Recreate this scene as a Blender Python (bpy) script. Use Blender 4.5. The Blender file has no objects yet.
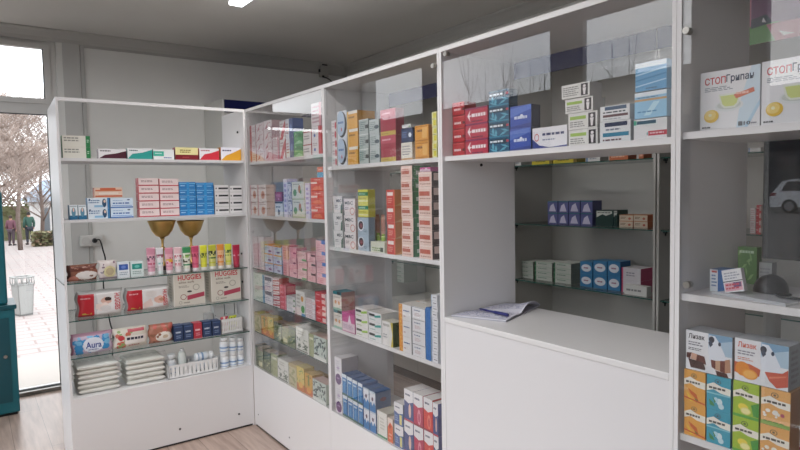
import bpy, math, random
from mathutils import Vector, Matrix
from mathutils.geometry import tessellate_polygon
random.seed(7)
SC = bpy.context.scene
COL = SC.collection
PI = math.pi

# ------------------------------------------------------------------ camera
CX, CY, CZ = -1.4975, -3.7727, 1.5554
YAW, PITCH, ROLL, FPX = .6265, -.0579, -.0178, 597.18
Fw = Vector((math.sin(YAW)*math.cos(PITCH), math.cos(YAW)*math.cos(PITCH), math.sin(PITCH)))
R0 = Vector((math.cos(YAW), -math.sin(YAW), 0)); U0 = R0.cross(Fw)
Rt = R0*math.cos(ROLL) + U0*math.sin(ROLL); Up = -R0*math.sin(ROLL) + U0*math.cos(ROLL)
cd = bpy.data.cameras.new('camera'); cam = bpy.data.objects.new('camera', cd); COL.objects.link(cam)
m3 = Matrix((Rt, Up, -Fw)).transposed()
cam.matrix_world = Matrix.Translation((CX, CY, CZ)) @ m3.to_4x4()
cd.sensor_width = 36; cd.lens = FPX*36/800; cd.clip_start = .02; cd.clip_end = 400
SC.camera = cam

def hit(px, py, ax, v):
    """the place where a sight line of the photograph meets a real plane (shelf front, wall, floor)"""
    d = Fw + Rt*((px-400)/FPX) - Up*((py-225)/FPX)
    t = (v - (CX, CY, CZ)[ax])/d[ax]
    return Vector((CX, CY, CZ)) + d*t

# ------------------------------------------------------------------ materials
MATS = {}
def lin(c):
    return c/12.92 if c <= .04045 else ((c+.055)/1.055)**2.4
def rgb(h):
    return tuple(lin(int(h[i:i+2], 16)/255) for i in (0, 2, 4)) + (1,)
def mat(h, rough=.45, metal=0, spec=.5, key=None):
    k = key or (h, rough, metal, spec)
    if k in MATS: return MATS[k]
    m = bpy.data.materials.new('coat_'+h); m.use_nodes = True
    b = m.node_tree.nodes['Principled BSDF']
    b.inputs['Base Color'].default_value = rgb(h)
    b.inputs['Roughness'].default_value = rough; b.inputs['Metallic'].default_value = metal
    b.inputs['Specular IOR Level'].default_value = spec
    MATS[k] = m
    return m
def node_mat(name, fn):
    m = bpy.data.materials.new(name); m.use_nodes = True
    fn(m.node_tree, m.node_tree.nodes, m.node_tree.links, m.node_tree.nodes['Principled BSDF'])
    return m
def glassmat(name, tint, boost=1.0, base=.04):
    m = bpy.data.materials.new(name); m.use_nodes = True
    nt = m.node_tree; N = nt.nodes; L = nt.links
    N.remove(N['Principled BSDF']); out = N['Material Output']
    g = N.new('ShaderNodeNewGeometry'); d = N.new('ShaderNodeVectorMath'); d.operation = 'DOT_PRODUCT'
    L.new(g.outputs['Normal'], d.inputs[0]); L.new(g.outputs['Incoming'], d.inputs[1])
    a = N.new('ShaderNodeMath'); a.operation = 'ABSOLUTE'; L.new(d.outputs['Value'], a.inputs[0])
    s = N.new('ShaderNodeMath'); s.operation = 'SUBTRACT'; s.inputs[0].default_value = 1; L.new(a.outputs[0], s.inputs[1])
    p = N.new('ShaderNodeMath'); p.operation = 'POWER'; L.new(s.outputs[0], p.inputs[0]); p.inputs[1].default_value = 5
    q = N.new('ShaderNodeMath'); q.operation = 'MULTIPLY_ADD'; L.new(p.outputs[0], q.inputs[0])
    q.inputs[1].default_value = (1-base)*boost; q.inputs[2].default_value = base*boost; q.use_clamp = True
    t = N.new('ShaderNodeBsdfTransparent'); t.inputs[0].default_value = tint
    gl = N.new('ShaderNodeBsdfGlossy'); gl.inputs['Roughness'].default_value = .0
    mx = N.new('ShaderNodeMixShader'); L.new(q.outputs[0], mx.inputs[0]); L.new(t.outputs[0], mx.inputs[1]); L.new(gl.outputs[0], mx.inputs[2])
    L.new(mx.outputs[0], out.inputs[0])
    return m
def emis(name, h, s):
    m = bpy.data.materials.new(name); m.use_nodes = True
    b = m.node_tree.nodes['Principled BSDF']; b.inputs['Base Color'].default_value = rgb(h)
    b.inputs['Emission Color'].default_value = rgb(h); b.inputs['Emission Strength'].default_value = s
    return m

WHITE = mat('dedcdc', .35)                       # laminated white board
WALLM = None
def _wall(nt, N, L, b):
    n = N.new('ShaderNodeTexNoise'); n.inputs['Scale'].default_value = 5; n.inputs['Detail'].default_value = 5
    tc = N.new('ShaderNodeTexCoord'); L.new(tc.outputs['Object'], n.inputs['Vector'])
    r = N.new('ShaderNodeValToRGB'); r.color_ramp.elements[0].color = rgb('e0dfdb'); r.color_ramp.elements[1].color = rgb('e8e7e4')
    L.new(n.outputs[0], r.inputs[0]); L.new(r.outputs[0], b.inputs['Base Color']); b.inputs['Roughness'].default_value = .7
WALLM = node_mat('wall_panel_paint', _wall)
def _ceil(nt, N, L, b):
    n = N.new('ShaderNodeTexNoise'); n.inputs['Scale'].default_value = 2.2; n.inputs['Detail'].default_value = 4
    tc = N.new('ShaderNodeTexCoord'); L.new(tc.outputs['Object'], n.inputs['Vector'])
    r = N.new('ShaderNodeValToRGB'); r.color_ramp.elements[0].color = rgb('cdcac5'); r.color_ramp.elements[1].color = rgb('d6d3cf')
    L.new(n.outputs[0], r.inputs[0]); L.new(r.outputs[0], b.inputs['Base Color']); b.inputs['Roughness'].default_value = .8
CEILM = node_mat('ceiling_paint', _ceil)
def _floor(nt, N, L, b):
    tc = N.new('ShaderNodeTexCoord'); mp = N.new('ShaderNodeMapping'); L.new(tc.outputs['Object'], mp.inputs[0])
    mp.inputs['Rotation'].default_value = (0, 0, PI/2)
    br = N.new('ShaderNodeTexBrick'); L.new(mp.outputs[0], br.inputs['Vector'])
    br.inputs['Scale'].default_value = 1; br.inputs['Brick Width'].default_value = 1.28; br.inputs['Row Height'].default_value = .19
    br.inputs['Mortar Size'].default_value = .0015; br.inputs['Color1'].default_value = rgb('c2ada1'); br.inputs['Color2'].default_value = rgb('b6a094')
    br.inputs['Mortar'].default_value = rgb('7c685c'); br.offset = .37
    m2 = N.new('ShaderNodeMapping'); L.new(tc.outputs['Object'], m2.inputs[0]); m2.inputs['Scale'].default_value = (16, 1.6, 1)
    n = N.new('ShaderNodeTexNoise'); n.inputs['Scale'].default_value = 2; n.inputs['Detail'].default_value = 7; L.new(m2.outputs[0], n.inputs['Vector'])
    r = N.new('ShaderNodeValToRGB'); r.color_ramp.elements[0].color = rgb('a89a90'); r.color_ramp.elements[1].color = rgb('fffdfb')
    r.color_ramp.elements[0].position = .33; r.color_ramp.elements[1].position = .68
    L.new(n.outputs[0], r.inputs[0])
    mx = N.new('ShaderNodeMix'); mx.data_type = 'RGBA'; mx.blend_type = 'MULTIPLY'; mx.inputs[0].default_value = .55
    L.new(br.outputs[0], mx.inputs[6]); L.new(r.outputs[0], mx.inputs[7]); L.new(mx.outputs[2], b.inputs['Base Color'])
    b.inputs['Roughness'].default_value = .3
FLOORM = node_mat('laminate_floor', _floor)
def _pave(nt, N, L, b):
    tc = N.new('ShaderNodeTexCoord')
    br = N.new('ShaderNodeTexBrick'); L.new(tc.outputs['Object'], br.inputs['Vector'])
    br.inputs['Scale'].default_value = 1; br.inputs['Brick Width'].default_value = .62; br.inputs['Row Height'].default_value = .34
    br.inputs['Mortar Size'].default_value = .02; br.inputs['Color1'].default_value = rgb('9d9794'); br.inputs['Color2'].default_value = rgb('a39894')
    br.inputs['Mortar'].default_value = rgb('8c7c78')
    L.new(br.outputs[0], b.inputs['Base Color']); b.inputs['Roughness'].default_value = .8
PAVEM = node_mat('paving_blocks', _pave)
GOLD = mat('d6b06a', .3, .75)
GLASS = glassmat('clear_pane', (1, 1, 1, 1), 1.0)
SHELFG = glassmat('glass_shelf', (.95, .97, .965, 1), 1.0)
PANE = glassmat('display_glass', (1, 1, 1, 1), 1.4)
EDGEG = mat('2e5850', .15)
BLACK = mat('17181a', .4); NAVY = mat('161c4a', .75, 0, .15); STEEL = mat('a9a6a0', .3, 1)
PLASTIC = glassmat('clear_film', (.99, .99, .99, 1), .35)
# glossy film scatters, so it is a little rough
PLASTIC.node_tree.nodes['Glossy BSDF'].inputs['Roughness'].default_value = .22

# ------------------------------------------------------------------ mesh helper
class MB:
    def __init__(s): s.v = []; s.f = []; s.m = []; s.ml = []; s.sm = []
    def mi(s, m):
        if m not in s.ml: s.ml.append(m)
        return s.ml.index(m)
    def face(s, pts, m, sm=False):
        b = len(s.v); s.v += [tuple(p) for p in pts]; s.f.append(tuple(range(b, b+len(pts)))); s.m.append(s.mi(m)); s.sm.append(sm)
    def box(s, a, b, m, mats=None):
        x0, y0, z0 = a; x1, y1, z1 = b; k = len(s.v)
        s.v += [(x0,y0,z0),(x1,y0,z0),(x1,y1,z0),(x0,y1,z0),(x0,y0,z1),(x1,y0,z1),(x1,y1,z1),(x0,y1,z1)]
        fs = [(0,1,5,4),(1,2,6,5),(2,3,7,6),(3,0,4,7),(4,5,6,7),(3,2,1,0)]   # front, right, back, left, top, bottom
        for i, f in enumerate(fs):
            s.f.append(tuple(k+j for j in f)); s.m.append(s.mi(mats[i] if mats else m)); s.sm.append(False)
    def lathe(s, prof, m, seg=20, c=(0,0,0), caps=True, sy=1):
        """prof: [(r,z) or (r,z,mat)]"""
        k = len(s.v); n = len(prof)
        for q in prof:
            for i in range(seg):
                a = 2*PI*i/seg; s.v.append((c[0]+q[0]*math.cos(a), c[1]+q[0]*sy*math.sin(a), c[2]+q[1]))
        for j in range(n-1):
            mm = prof[j][2] if len(prof[j]) > 2 else m
            for i in range(seg):
                s.f.append((k+j*seg+i, k+j*seg+(i+1)%seg, k+(j+1)*seg+(i+1)%seg, k+(j+1)*seg+i)); s.m.append(s.mi(mm)); s.sm.append(True)
        if caps:
            s.f.append(tuple(k+i for i in range(seg))[::-1]); s.m.append(s.mi(m)); s.sm.append(False)
            s.f.append(tuple(k+(n-1)*seg+i for i in range(seg))); s.m.append(s.mi(m)); s.sm.append(False)
    def tube(s, pts, r, m, seg=8, r2=None):
        pts = [Vector(p) for p in pts]; n = len(pts); k = len(s.v); pr = None
        for j, p in enumerate(pts):
            t = (pts[min(j+1, n-1)] - pts[max(j-1, 0)]).normalized()
            if pr is None: pr = t.orthogonal().normalized()
            pr = (pr - t*pr.dot(t)).normalized(); q = t.cross(pr)
            rr = r if r2 is None else r + (r2-r)*j/(n-1)
            for i in range(seg):
                a = 2*PI*i/seg; s.v.append(tuple(p + (pr*math.cos(a)+q*math.sin(a))*rr))
        for j in range(n-1):
            for i in range(seg):
                s.f.append((k+j*seg+i, k+j*seg+(i+1)%seg, k+(j+1)*seg+(i+1)%seg, k+(j+1)*seg+i)); s.m.append(s.mi(m)); s.sm.append(True)
        s.f.append(tuple(k+i for i in range(seg))[::-1]); s.m.append(s.mi(m)); s.sm.append(False)
        s.f.append(tuple(k+(n-1)*seg+i for i in range(seg))); s.m.append(s.mi(m)); s.sm.append(False)
    def mesh(s, name):
        me = bpy.data.meshes.new(name); me.from_pydata(s.v, [], s.f)
        for m in s.ml: me.materials.append(m)
        me.polygons.foreach_set('material_index', s.m); me.polygons.foreach_set('use_smooth', s.sm); me.update()
        return me
    def build(s, name, parent=None, loc=None, rz=0, rot=None):
        return link(name, s.mesh(name), parent, loc, rz, rot)

def link(name, me, parent=None, loc=None, rz=0, rot=None):
    o = bpy.data.objects.new(name, me); COL.objects.link(o)
    if loc is not None: o.location = loc
    o.rotation_euler = rot if rot else (0, 0, rz)
    if parent: o.parent = parent
    return o
def bevel(o, w=.003, n=2):
    b = o.modifiers.new('bevel', 'BEVEL'); b.width = w; b.segments = n; b.limit_method = 'ANGLE'; return o
LABELS = {}
def tag(o, label, cat, group=None, kind=None):
    n = len(label.split())
    if n > 16 or n < 4: print('LABELLEN', n, label)
    if label in LABELS: print('LABELDUP', label)
    LABELS[label] = 1
    o['label'] = label; o['category'] = cat
    if group: o['group'] = group
    if kind: o['kind'] = kind
    return o
def thing(name, label, cat, loc=(0,0,0), rz=0, group=None):
    o = bpy.data.objects.new(name, None); COL.objects.link(o); o.location = loc; o.rotation_euler = (0,0,rz)
    o.empty_display_size = .05
    return tag(o, label, cat, group)
def struct(name, mb, loc=None, rz=0):
    o = mb.build(name, None, loc, rz); o['kind'] = 'structure'; return o
def lab(o, s): o['label'] = s; return o

# ------------------------------------------------------------------ lettering and box art
FONT = {}
def glyphs(txt):
    """triangles of a word, scaled into 0..1 x 0..1"""
    if txt in FONT: return FONT[txt]
    cu = bpy.data.curves.new('t', 'FONT'); cu.body = txt; cu.resolution_u = 2; cu.offset = .02
    ob = bpy.data.objects.new('t', cu); COL.objects.link(ob)
    dg = bpy.context.evaluated_depsgraph_get(); me = bpy.data.meshes.new_from_object(ob.evaluated_get(dg))
    vs = [v.co.copy() for v in me.vertices]; x0 = min(v.x for v in vs); x1 = max(v.x for v in vs); y0 = min(v.y for v in vs); y1 = max(v.y for v in vs)
    r = [[((vs[i].x-x0)/(x1-x0), (vs[i].y-y0)/(y1-y0)) for i in p.vertices] for p in me.polygons]
    bpy.data.objects.remove(ob); bpy.data.meshes.remove(me); bpy.data.curves.remove(cu)
    FONT[txt] = r; return r
def elps(cx, cy, rx, ry, n=18, a0=0, a1=2*PI):
    return [(cx+rx*math.cos(a0+(a1-a0)*i/n), cy+ry*math.sin(a0+(a1-a0)*i/n)) for i in range(n)]
def art_polys(art, seed=1):
    """art string -> list of (polygon in face units, colour)"""
    rnd = random.Random(seed); out = []; lay = 0
    class Out(list):
        def append(s, t): list.append(s, (t[0], t[1], lay))
    out = Out()
    for it in art.split(';'):
        q = it.split()
        if not q: continue
        lay += 1
        k = q[0]
        if k == 't':
            x0, y0, x1, y1 = map(float, q[1:5]); c = q[5]; rotv = q[6] == 'v'; w = ' '.join(q[7:])
            for g in glyphs(w):
                if rotv: out.append(([(x0+(x1-x0)*(b), y1-(y1-y0)*a) for a, b in g], c))
                else: out.append(([(x0+(x1-x0)*a, y0+(y1-y0)*b) for a, b in g], c))
            continue
        if k in 'xs': c = q[6]; f = list(map(float, q[1:6]+q[7:9]))
        else: c = q[-1]; f = list(map(float, q[1:-1]))
        if k == 'r': out.append(([(f[0],f[1]),(f[2],f[1]),(f[2],f[3]),(f[0],f[3])], c))
        elif k == 'e': out.append((elps(*f[:4]), c))
        elif k == 'o':                                  # ring
            for i in range(20):
                a, b = 2*PI*i/20, 2*PI*(i+1)/20; w = .78
                out.append(([(f[0]+f[2]*math.cos(a), f[1]+f[3]*math.sin(a)), (f[0]+f[2]*math.cos(b), f[1]+f[3]*math.sin(b)),
                             (f[0]+f[2]*w*math.cos(b), f[1]+f[3]*w*math.sin(b)), (f[0]+f[2]*w*math.cos(a), f[1]+f[3]*w*math.sin(a))], c))
        elif k == 'p': out.append(([(f[i], f[i+1]) for i in range(0, len(f), 2)], c))
        elif k == 'l':                                  # n lines of fine print, broken into words
            n = int(f[4]); dy = (f[3]-f[1])/n
            for i in range(n):
                y = f[1]+dy*(i+.25); x = f[0]; end = f[2]-(f[2]-f[0])*rnd.random()*.25
                while x < end:
                    w = (f[2]-f[0])*(.08+.16*rnd.random()); out.append(([(x,y),(min(x+w,end),y),(min(x+w,end),y+dy*.5),(x,y+dy*.5)], c)); x += w+(f[2]-f[0])*.04
        elif k == 'x':                                  # scattered spots (berries, flowers, flakes)
            for i in range(int(f[4])):
                cx = f[0]+(f[2]-f[0])*rnd.random(); cy = f[1]+(f[3]-f[1])*rnd.random(); r = f[5]*(.6+.7*rnd.random())
                out.append((elps(cx, cy, r, r*f[6], 8), c)); lay += .5
        elif k == 's':                                  # leaning leaves / strokes
            for i in range(int(f[4])):
                cx = f[0]+(f[2]-f[0])*rnd.random(); cy = f[1]+(f[3]-f[1])*rnd.random(); a = rnd.random()*PI; r = f[5]*(.6+.7*rnd.random())
                dx, dy2 = math.cos(a)*r, math.sin(a)*r*f[6]; nx, ny = -math.sin(a)*r*.28, math.cos(a)*r*.28*f[6]
                out.append(([(cx-dx,cy-dy2),(cx+nx,cy+ny),(cx+dx,cy+dy2),(cx-nx,cy-ny)], c)); lay += .5
    return out

# style: (front, side, top, front art, side art, look, kind, object name, category, depth)
ST = {}
def S(key, front, side, top, art, look, sart='', dep=.065, name='medicine_box', cat='medicine box', rough=.4):
    ST[key] = (front, side, top, art, sart, look, name, cat, dep, rough)

def put(mb, polys, fn, layer0=.00035, col=None, rough=.4):
    """lay flat art on a face; each later shape a hair further out"""
    for pl, c, ly in polys:
        off = .0002 + .00009*min(ly, 26)
        mb.face([fn(min(1, max(0, u)), min(1, max(0, v)), off) for u, v in pl], mat(c, rough))
PKG = {}
def pkg_mesh(key, w, h, d):
    k = (key, round(w, 3), round(h, 3), round(d, 3))
    if k in PKG: return PKG[k]
    front, side, top, art, sart, look, name, cat, dep, rough = ST[key]
    mf, ms, mt = mat(front, rough), mat(side, rough), mat(top, rough)
    mb = MB(); mb.box((-w/2, 0, 0), (w/2, d, h), mf, [mf, ms, mf, ms, mt, mt])
    sd = sum(map(ord, key))
    put(mb, art_polys(art, sd), lambda u, v, o: (-w/2+u*w, -o, v*h), rough=rough)
    if sart:
        sp = art_polys(sart, sd+5)
        put(mb, sp, lambda u, v, o: (w/2+o, u*d, v*h), rough=rough)
        put(mb, sp, lambda u, v, o: (-w/2-o, d-u*d, v*h), rough=rough)
    # tuck-in flap seams at top and on the right end
    sm = mat('8f8c88', .6)
    mb.face([(-w/2+.001, .0025, h+.0002), (w/2-.001, .0025, h+.0002), (w/2-.001, .0031, h+.0002), (-w/2+.001, .0031, h+.0002)], sm)
    PKG[k] = mb.mesh(name); return PKG[k]

ORD = ['', 'first','second','third','fourth','fifth','sixth','seventh','eighth','ninth','tenth','eleventh','twelfth','thirteenth','fourteenth','fifteenth','sixteenth','seventeenth','eighteenth','nineteenth','twentieth']
def front_rot(axis): return 0 if axis == 'A' else -PI/2
def span(axis, s, px0, px1, ytop, zb):
    """real left/right ends, and height above the shelf, of a stack whose front stands s behind the shelf edge"""
    if axis == 'A':
        a = hit(px0, ytop, 1, s); b = hit(px1, ytop, 1, s); return a.x, b.x, a.z-zb
    a = hit(px0, ytop, 0, s); b = hit(px1, ytop, 0, s); return a.y, b.y, a.z-zb
def at(axis, s, t, z):
    return (t, s, z) if axis == 'A' else (s, t, z)
def row(axis, s, zb, shelf, items):
    """items: (style, px_left, px_right, py_top, n stacked, opts)"""
    for idx, it in enumerate(items):
        key, p0, p1, yt, n = it[:5]; o = it[5] if len(it) > 5 else {}
        z0 = zb + o.get('lift', 0)
        a, b, H = span(axis, s + o.get('back', 0), p0, p1, yt, z0)
        if 'h' in o: H = o['h']*n
        if axis == 'A': a, b = max(a, LX+T+.001), min(b, -T-.003)
        elif s < .4:
            for hi, lo in ((-.002, Y1), (Y1, Y2), (Y2, Y3), (Y3, Y4)):
                if hi+(.2 if hi == -.002 else 0) > (a+b)/2 > lo: a, b = min(a, hi-T-.0025), max(b, lo+T+.002)
        w = abs(b-a) - .0025; c = (a+b)/2; h = H/n
        st = ST[key]; d = o.get('d', st[8]); look = st[5]
        rows = o.get('deep', 1); g = '%s, %s' % (look+'es' if look.endswith('box') else look+'s', shelf)
        me = pkg_mesh(key, w, h-.0008, d)
        for r in range(rows):
            for k in range(n):
                jit = random.uniform(-.0015, .0015); ra = random.uniform(-.012, .012)
                p = at(axis, s+o.get('back', 0)+r*(d+.004)+jit+.001, c, z0+k*h)
                ob = link(st[6], me, None, p, front_rot(axis)+ra*(.4 if w > .05 else 1))
                where = '%s stack from left' % ORD[idx+1] if n > 1 else '%s item from left' % ORD[idx+1]
                pos = ''
                if n > 1: pos = '%s up, ' % (ORD[k+1] if k else 'bottom')
                if n > 1 and k == n-1: pos = 'topmost, '
                if rows > 1: where = where.replace(' from left', '') + ', row %d back' % (r+1) if r else where
                lb = '%s, %s%s, %s' % (look, pos, where, shelf)
                if 'pos' in o: lb = '%s, %s%s' % (look, pos, o['pos'])
                elif len(lb.split()) > 16: lb = lb.replace(' from left', '')
                if len(lb.split()) > 16: lb = lb.replace(' back, third shelf of', ' back, third shelf,')
                tag(ob, lb, st[7], g if (n > 1 or rows > 1) else o.get('g', g))

# ------------------------------------------------------------------ room shell
XR, XL, YB, YF, ZC = 1.80, -1.963, 1.70, -4.9, 2.86
mb = MB(); mb.box((XL-.2, YF-.2, -.12), (XR+.2, YB+.2, 0), FLOORM); struct('floor', mb)
mb = MB(); mb.box((XL-.2, YF-.2, ZC), (XR+.2, YB+.2, ZC+.12), CEILM); struct('ceiling', mb)
mb = MB(); mb.box((XR, YF-.2, 0), (XR+.15, YB+.2, ZC), WALLM); struct('wall_right', mb)
mb = MB(); mb.box((XL-.2, YF-.2, 0), (XR, YF, ZC), mat('77716c', .7)); struct('wall_front', mb)
# back wall: solid from x=-.87 rightwards, frame and glass to the left of it
DX1 = -.87; DXL = -1.66
mb = MB(); mb.box((DX1, YB, 0), (XR, YB+.2, ZC), WALLM); mb.box((DXL, YB, 2.80), (DX1, YB+.2, ZC), WALLM); mb.box((XL-.2, YB, 0), (DXL, YB+.2, ZC), WALLM); struct('wall_back', mb)
# vertical cover strips and flat pilaster on the back wall
mb = MB(); mb.box((-.825, YB-.006, 0), (-.705, YB, 2.80), mat('c4c3c0', .6)); struct('trim_1', mb)
mb = MB(); mb.box((-.700, YB-.016, 0), (-.672, YB, 2.765), mat('b3b2af', .6)); struct('trim_2', mb)
mb = MB(); mb.box((-.700, YB-.014, 2.755), (XR, YB, 2.775), mat('aeaca9', .6)); struct('trim_3', mb)
# cornices
def cornice(name, p0, p1, ax):
    mb = MB(); prof = [(0, 0), (.0, -.085), (.012, -.085), (.02, -.06), (.05, -.025), (.075, -.012), (.075, 0)]
    for i in range(len(prof)-1):
        (a, za), (b, zb2) = prof[i], prof[i+1]
        if ax == 'x': q = [(p0, YB-a, ZC+za), (p1, YB-a, ZC+za), (p1, YB-b, ZC+zb2), (p0, YB-b, ZC+zb2)]
        else: q = [(XR-a, p0, ZC+za), (XR-a, p1, ZC+za), (XR-b, p1, ZC+zb2), (XR-b, p0, ZC+zb2)]
        mb.face(q, mat('b9b7b3', .6))
    struct(name, mb)
cornice('trim_4', XL, XR, 'x'); cornice('trim_5', YF, YB, 'y')
# tall glazed door and transom in the back wall
FR = mat('d4d2cf', .4); GASK = mat('2a2b2c', .6)
def frame_rect(mb, x0, x1, z0, z1, y, t, m, dep=.06, axis='x'):
    for a, b in (((x0, z0), (x1, z0+t)), ((x0, z1-t), (x1, z1)), ((x0, z0+t), (x0+t, z1-t)), ((x1-t, z0+t), (x1, z1-t))):
        if axis == 'x': mb.box((a[0], y, a[1]), (b[0], y+dep, b[1]), m)
        else: mb.box((y, a[0], a[1]), (y+dep, b[0], b[1]), m)
mb = MB(); frame_rect(mb, DXL, -.87, 2.24, 2.80, YB+.03, .045, FR, .07); frame_rect(mb, DXL+.045, -.915, 2.285, 2.755, YB+.015, .04, FR, .05)
w1 = struct('window_1', mb)
mb = MB(); frame_rect(mb, DXL+.08, -.955, 2.322, 2.722, YB+.03, .006, GASK, .03); mb.build('gasket', w1)
mb = MB(); mb.box((DXL+.085, YB+.045, 2.327), (-.96, YB+.051, 2.717), GLASS); mb.build('pane', w1)
mb = MB(); frame_rect(mb, DXL, -.87, .0, 2.24, YB+.03, .035, FR, .07); d1 = struct('door_1', mb)
mb = MB(); frame_rect(mb, DXL+.03, -.945, .03, 2.205, YB+.03, .006, GASK, .03); mb.build('gasket', d1)
mb = MB(); mb.box((DXL+.035, YB+.045, .035), (-.95, YB+.051, 2.2), GLASS); mb.build('pane', d1)
mb = MB(); mb.box((DXL, YB-.02, 0), (-.87, YB+.12, .028), mat('8e8a86', .35, .6)); lab(mb.build('threshold', d1), 'grey metal threshold')
# left wall (customers' side): transom windows above, one lower window facing the street
WIN = [(.62, 1.69, 2.25, 2.72), (-.886, .42, 2.25, 2.72), (-1.93, -1.128, 2.25, 2.72), (-4.3, -2.3, .25, 2.72), (.62, 1.69, .3, 2.0), (-.886, .42, .3, 2.0), (-1.93, -1.128, .3, 2.0)]
ys = sorted(set([YF-.2, YB+.2] + [w[0] for w in WIN] + [w[1] for w in WIN])); mb = MB()
for i in range(len(ys)-1):
    a, b = ys[i], ys[i+1]; z = 0
    for w in sorted([q for q in WIN if q[0] < (a+b)/2 < q[1]], key=lambda q: q[2]): mb.box((XL-.06, a, z), (XL, b, w[2]), WALLM); z = w[3]
    mb.box((XL-.06, a, z), (XL, b, ZC), WALLM)
struct('wall_left', mb)
for i, (a, b, z0, z1) in enumerate(WIN):
    mb = MB(); frame_rect(mb, a-.001, b+.001, z0-.001, z1+.001, XL-.052, .02, FR, .05, 'y'); w = struct('window_%d' % (i+2), mb)
    mb = MB(); mb.box((XL-.03, a+.02, z0+.02), (XL-.024, b-.02, z1-.02), GLASS); mb.build('pane', w)

# ------------------------------------------------------------------ display cabinets
def shelf_glass(parent, x0, x1, y0, y1, z):
    mb = MB(); mb.box((x0, y0, z-.006), (x1, y1, z), SHELFG, [EDGEG, EDGEG, EDGEG, EDGEG, SHELFG, SHELFG])
    o = mb.build('glass_shelf', parent); lab(o, 'clear glass shelf with green edge'); return o
def bolts(parent, pts, m=None):
    for p, ax in pts:
        mb = MB()
        if ax == 'x': mb.tube([Vector(p), Vector(p)+Vector((.004, 0, 0))], .006, m or BLACK, 8)
        else: mb.tube([Vector(p), Vector(p)+Vector((0, -.004, 0))], .006, m or BLACK, 8)
        mb.build('bolt', parent)
T = .0125; H = 2.1; HB = .408; D = .40
LX = -1.0795
# left display (open top, no back: the wall shows through)
ca = thing('display_cabinet', 'white shelf display left of the corner, trophies and diapers inside', 'display cabinet', (LX, 0, 0), 0, 'white display cabinets')
def pa(mb, name, par=None): 
    o = mb.build(name, par); o.parent = ca; o.matrix_parent_inverse = Matrix.Translation((-LX, 0, 0)); return o
mb = MB()
# left side panel with a slanting front top corner
prof = [(0, 0), (D, 0), (D, 2.075), (.03, H), (0, H)]
x0, x1 = LX, LX+T
k = [(x0, y, z) for y, z in prof]; k2 = [(x1, y, z) for y, z in prof]
mb.face(k[::-1], WHITE); mb.face(k2, WHITE)
for i in range(5): j = (i+1) % 5; mb.face([k[i], k[j], k2[j], k2[i]], WHITE)
pa(mb, 'side_panel')
mb = MB(); mb.box((-T-.002, 0, 0), (-.002, D, H), WHITE); pa(mb, 'side_panel')
mb = MB(); mb.box((x1, 0, .012), (-T-.002, T, HB-.016), WHITE); pa(mb, 'base_panel')
mb = MB(); mb.box((x1, .004, 0), (-T-.002, .02, .0118), BLACK); lab(pa(mb, 'plinth'), 'black plinth strip')
mb = MB(); mb.box((x1, 0, HB-.016), (-T-.002, D, HB), WHITE); pa(mb, 'shelf')
mb = MB(); mb.box((x1, 0, H-.018), (-T-.002, .02, H), WHITE); pa(mb, 'top_rail')
for z in (1.768, 1.422):
    mb = MB(); mb.box((x1, .008, z-.016), (-T-.002, D, z), mat('cfcecf', .35)); pa(mb, 'shelf')
GA = (1.066, .853, .639)
for z in GA:
    o = shelf_glass(ca, x1 if z != GA[0] else LX-.004, -T-.002, .004, D, z); o.matrix_parent_inverse = Matrix.Translation((-LX, 0, 0))
def bolt_a(p, ax):
    mb = MB()
    if ax == 'x': mb.tube([Vector(p), Vector(p)+Vector((.006, 0, 0))], .007, BLACK, 8)
    elif ax == '-x': mb.tube([Vector(p), Vector(p)+Vector((-.006, 0, 0))], .007, BLACK, 8)
    else: mb.tube([Vector(p), Vector(p)+Vector((0, -.003, 0))], .007, mat('4a4a4a', .5), 8)
    pa(mb, 'bolt')
for px, py in ((239, 414), (180, 429)):
    q = hit(px, py, 1, 0); bolt_a(q, 'y')
for z in (1.96, 1.58, 1.15, .96): bolt_a((-.018, .09, z), '-x')
for z in (1.97, 1.6, 1.17, 1.0): bolt_a((x1, .07, z), 'x')

# run along the right: corner bay, middle bay, counter bay, right bay
Y1, Y2, Y3, Y4 = -1.051, -1.978, -2.931, -3.95
def bay(y_hi, y_lo, label, shelves, glass_z, base=True, top=True, D=D):
    """a unit between y_hi and y_lo with its front on x=0"""
    c = thing('display_cabinet', label, 'display cabinet', (0, (y_hi+y_lo)/2, 0), 0, 'white display cabinets')
    inv = Matrix.Translation((0, -(y_hi+y_lo)/2, 0))
    def p(mb, name, lb=None):
        o = mb.build(name); o.parent = c; o.matrix_parent_inverse = inv
        if lb: lab(o, lb)
        return o
    a, b = y_lo+T+.0007, y_hi-T-.0007
    mb = MB(); mb.box((0, y_hi-T-.0006, 0), (D, y_hi-.0006, H), WHITE); p(mb, 'side_panel')
    mb = MB(); mb.box((0, y_lo+.0006, 0), (D, y_lo+T+.0002, H), WHITE); p(mb, 'side_panel')
    if top: mb = MB(); mb.box((0, a, H-.018), (D, b, H), WHITE); p(mb, 'top_board')
    if base:
        mb = MB(); mb.box((0, a, .012), (T, b, base-.016), WHITE); p(mb, 'base_panel')
        mb = MB(); mb.box((.004, a, 0), (.02, b, .0118), BLACK); p(mb, 'plinth', 'black plinth strip')
        mb = MB(); mb.box((0, a, base-.016), (D, b, base), WHITE); p(mb, 'shelf')
    for kind, z, dd in shelves:
        if kind == 'w': mb = MB(); mb.box((.012, a, z-.018), (dd, b, z), WHITE); p(mb, 'shelf')
        else:
            o = shelf_glass(None, .012, dd, a, b, z); o.parent = c; o.matrix_parent_inverse = inv
    for (z0, z1) in glass_z:
        mb = MB(); mb.box((.003, a+.001, z0+.001), (.007, b-.001, z1-.001), PANE)
        p(mb, 'glass_pane', 'clear glass front pane')
    return c, p
D4 = .325
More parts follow.
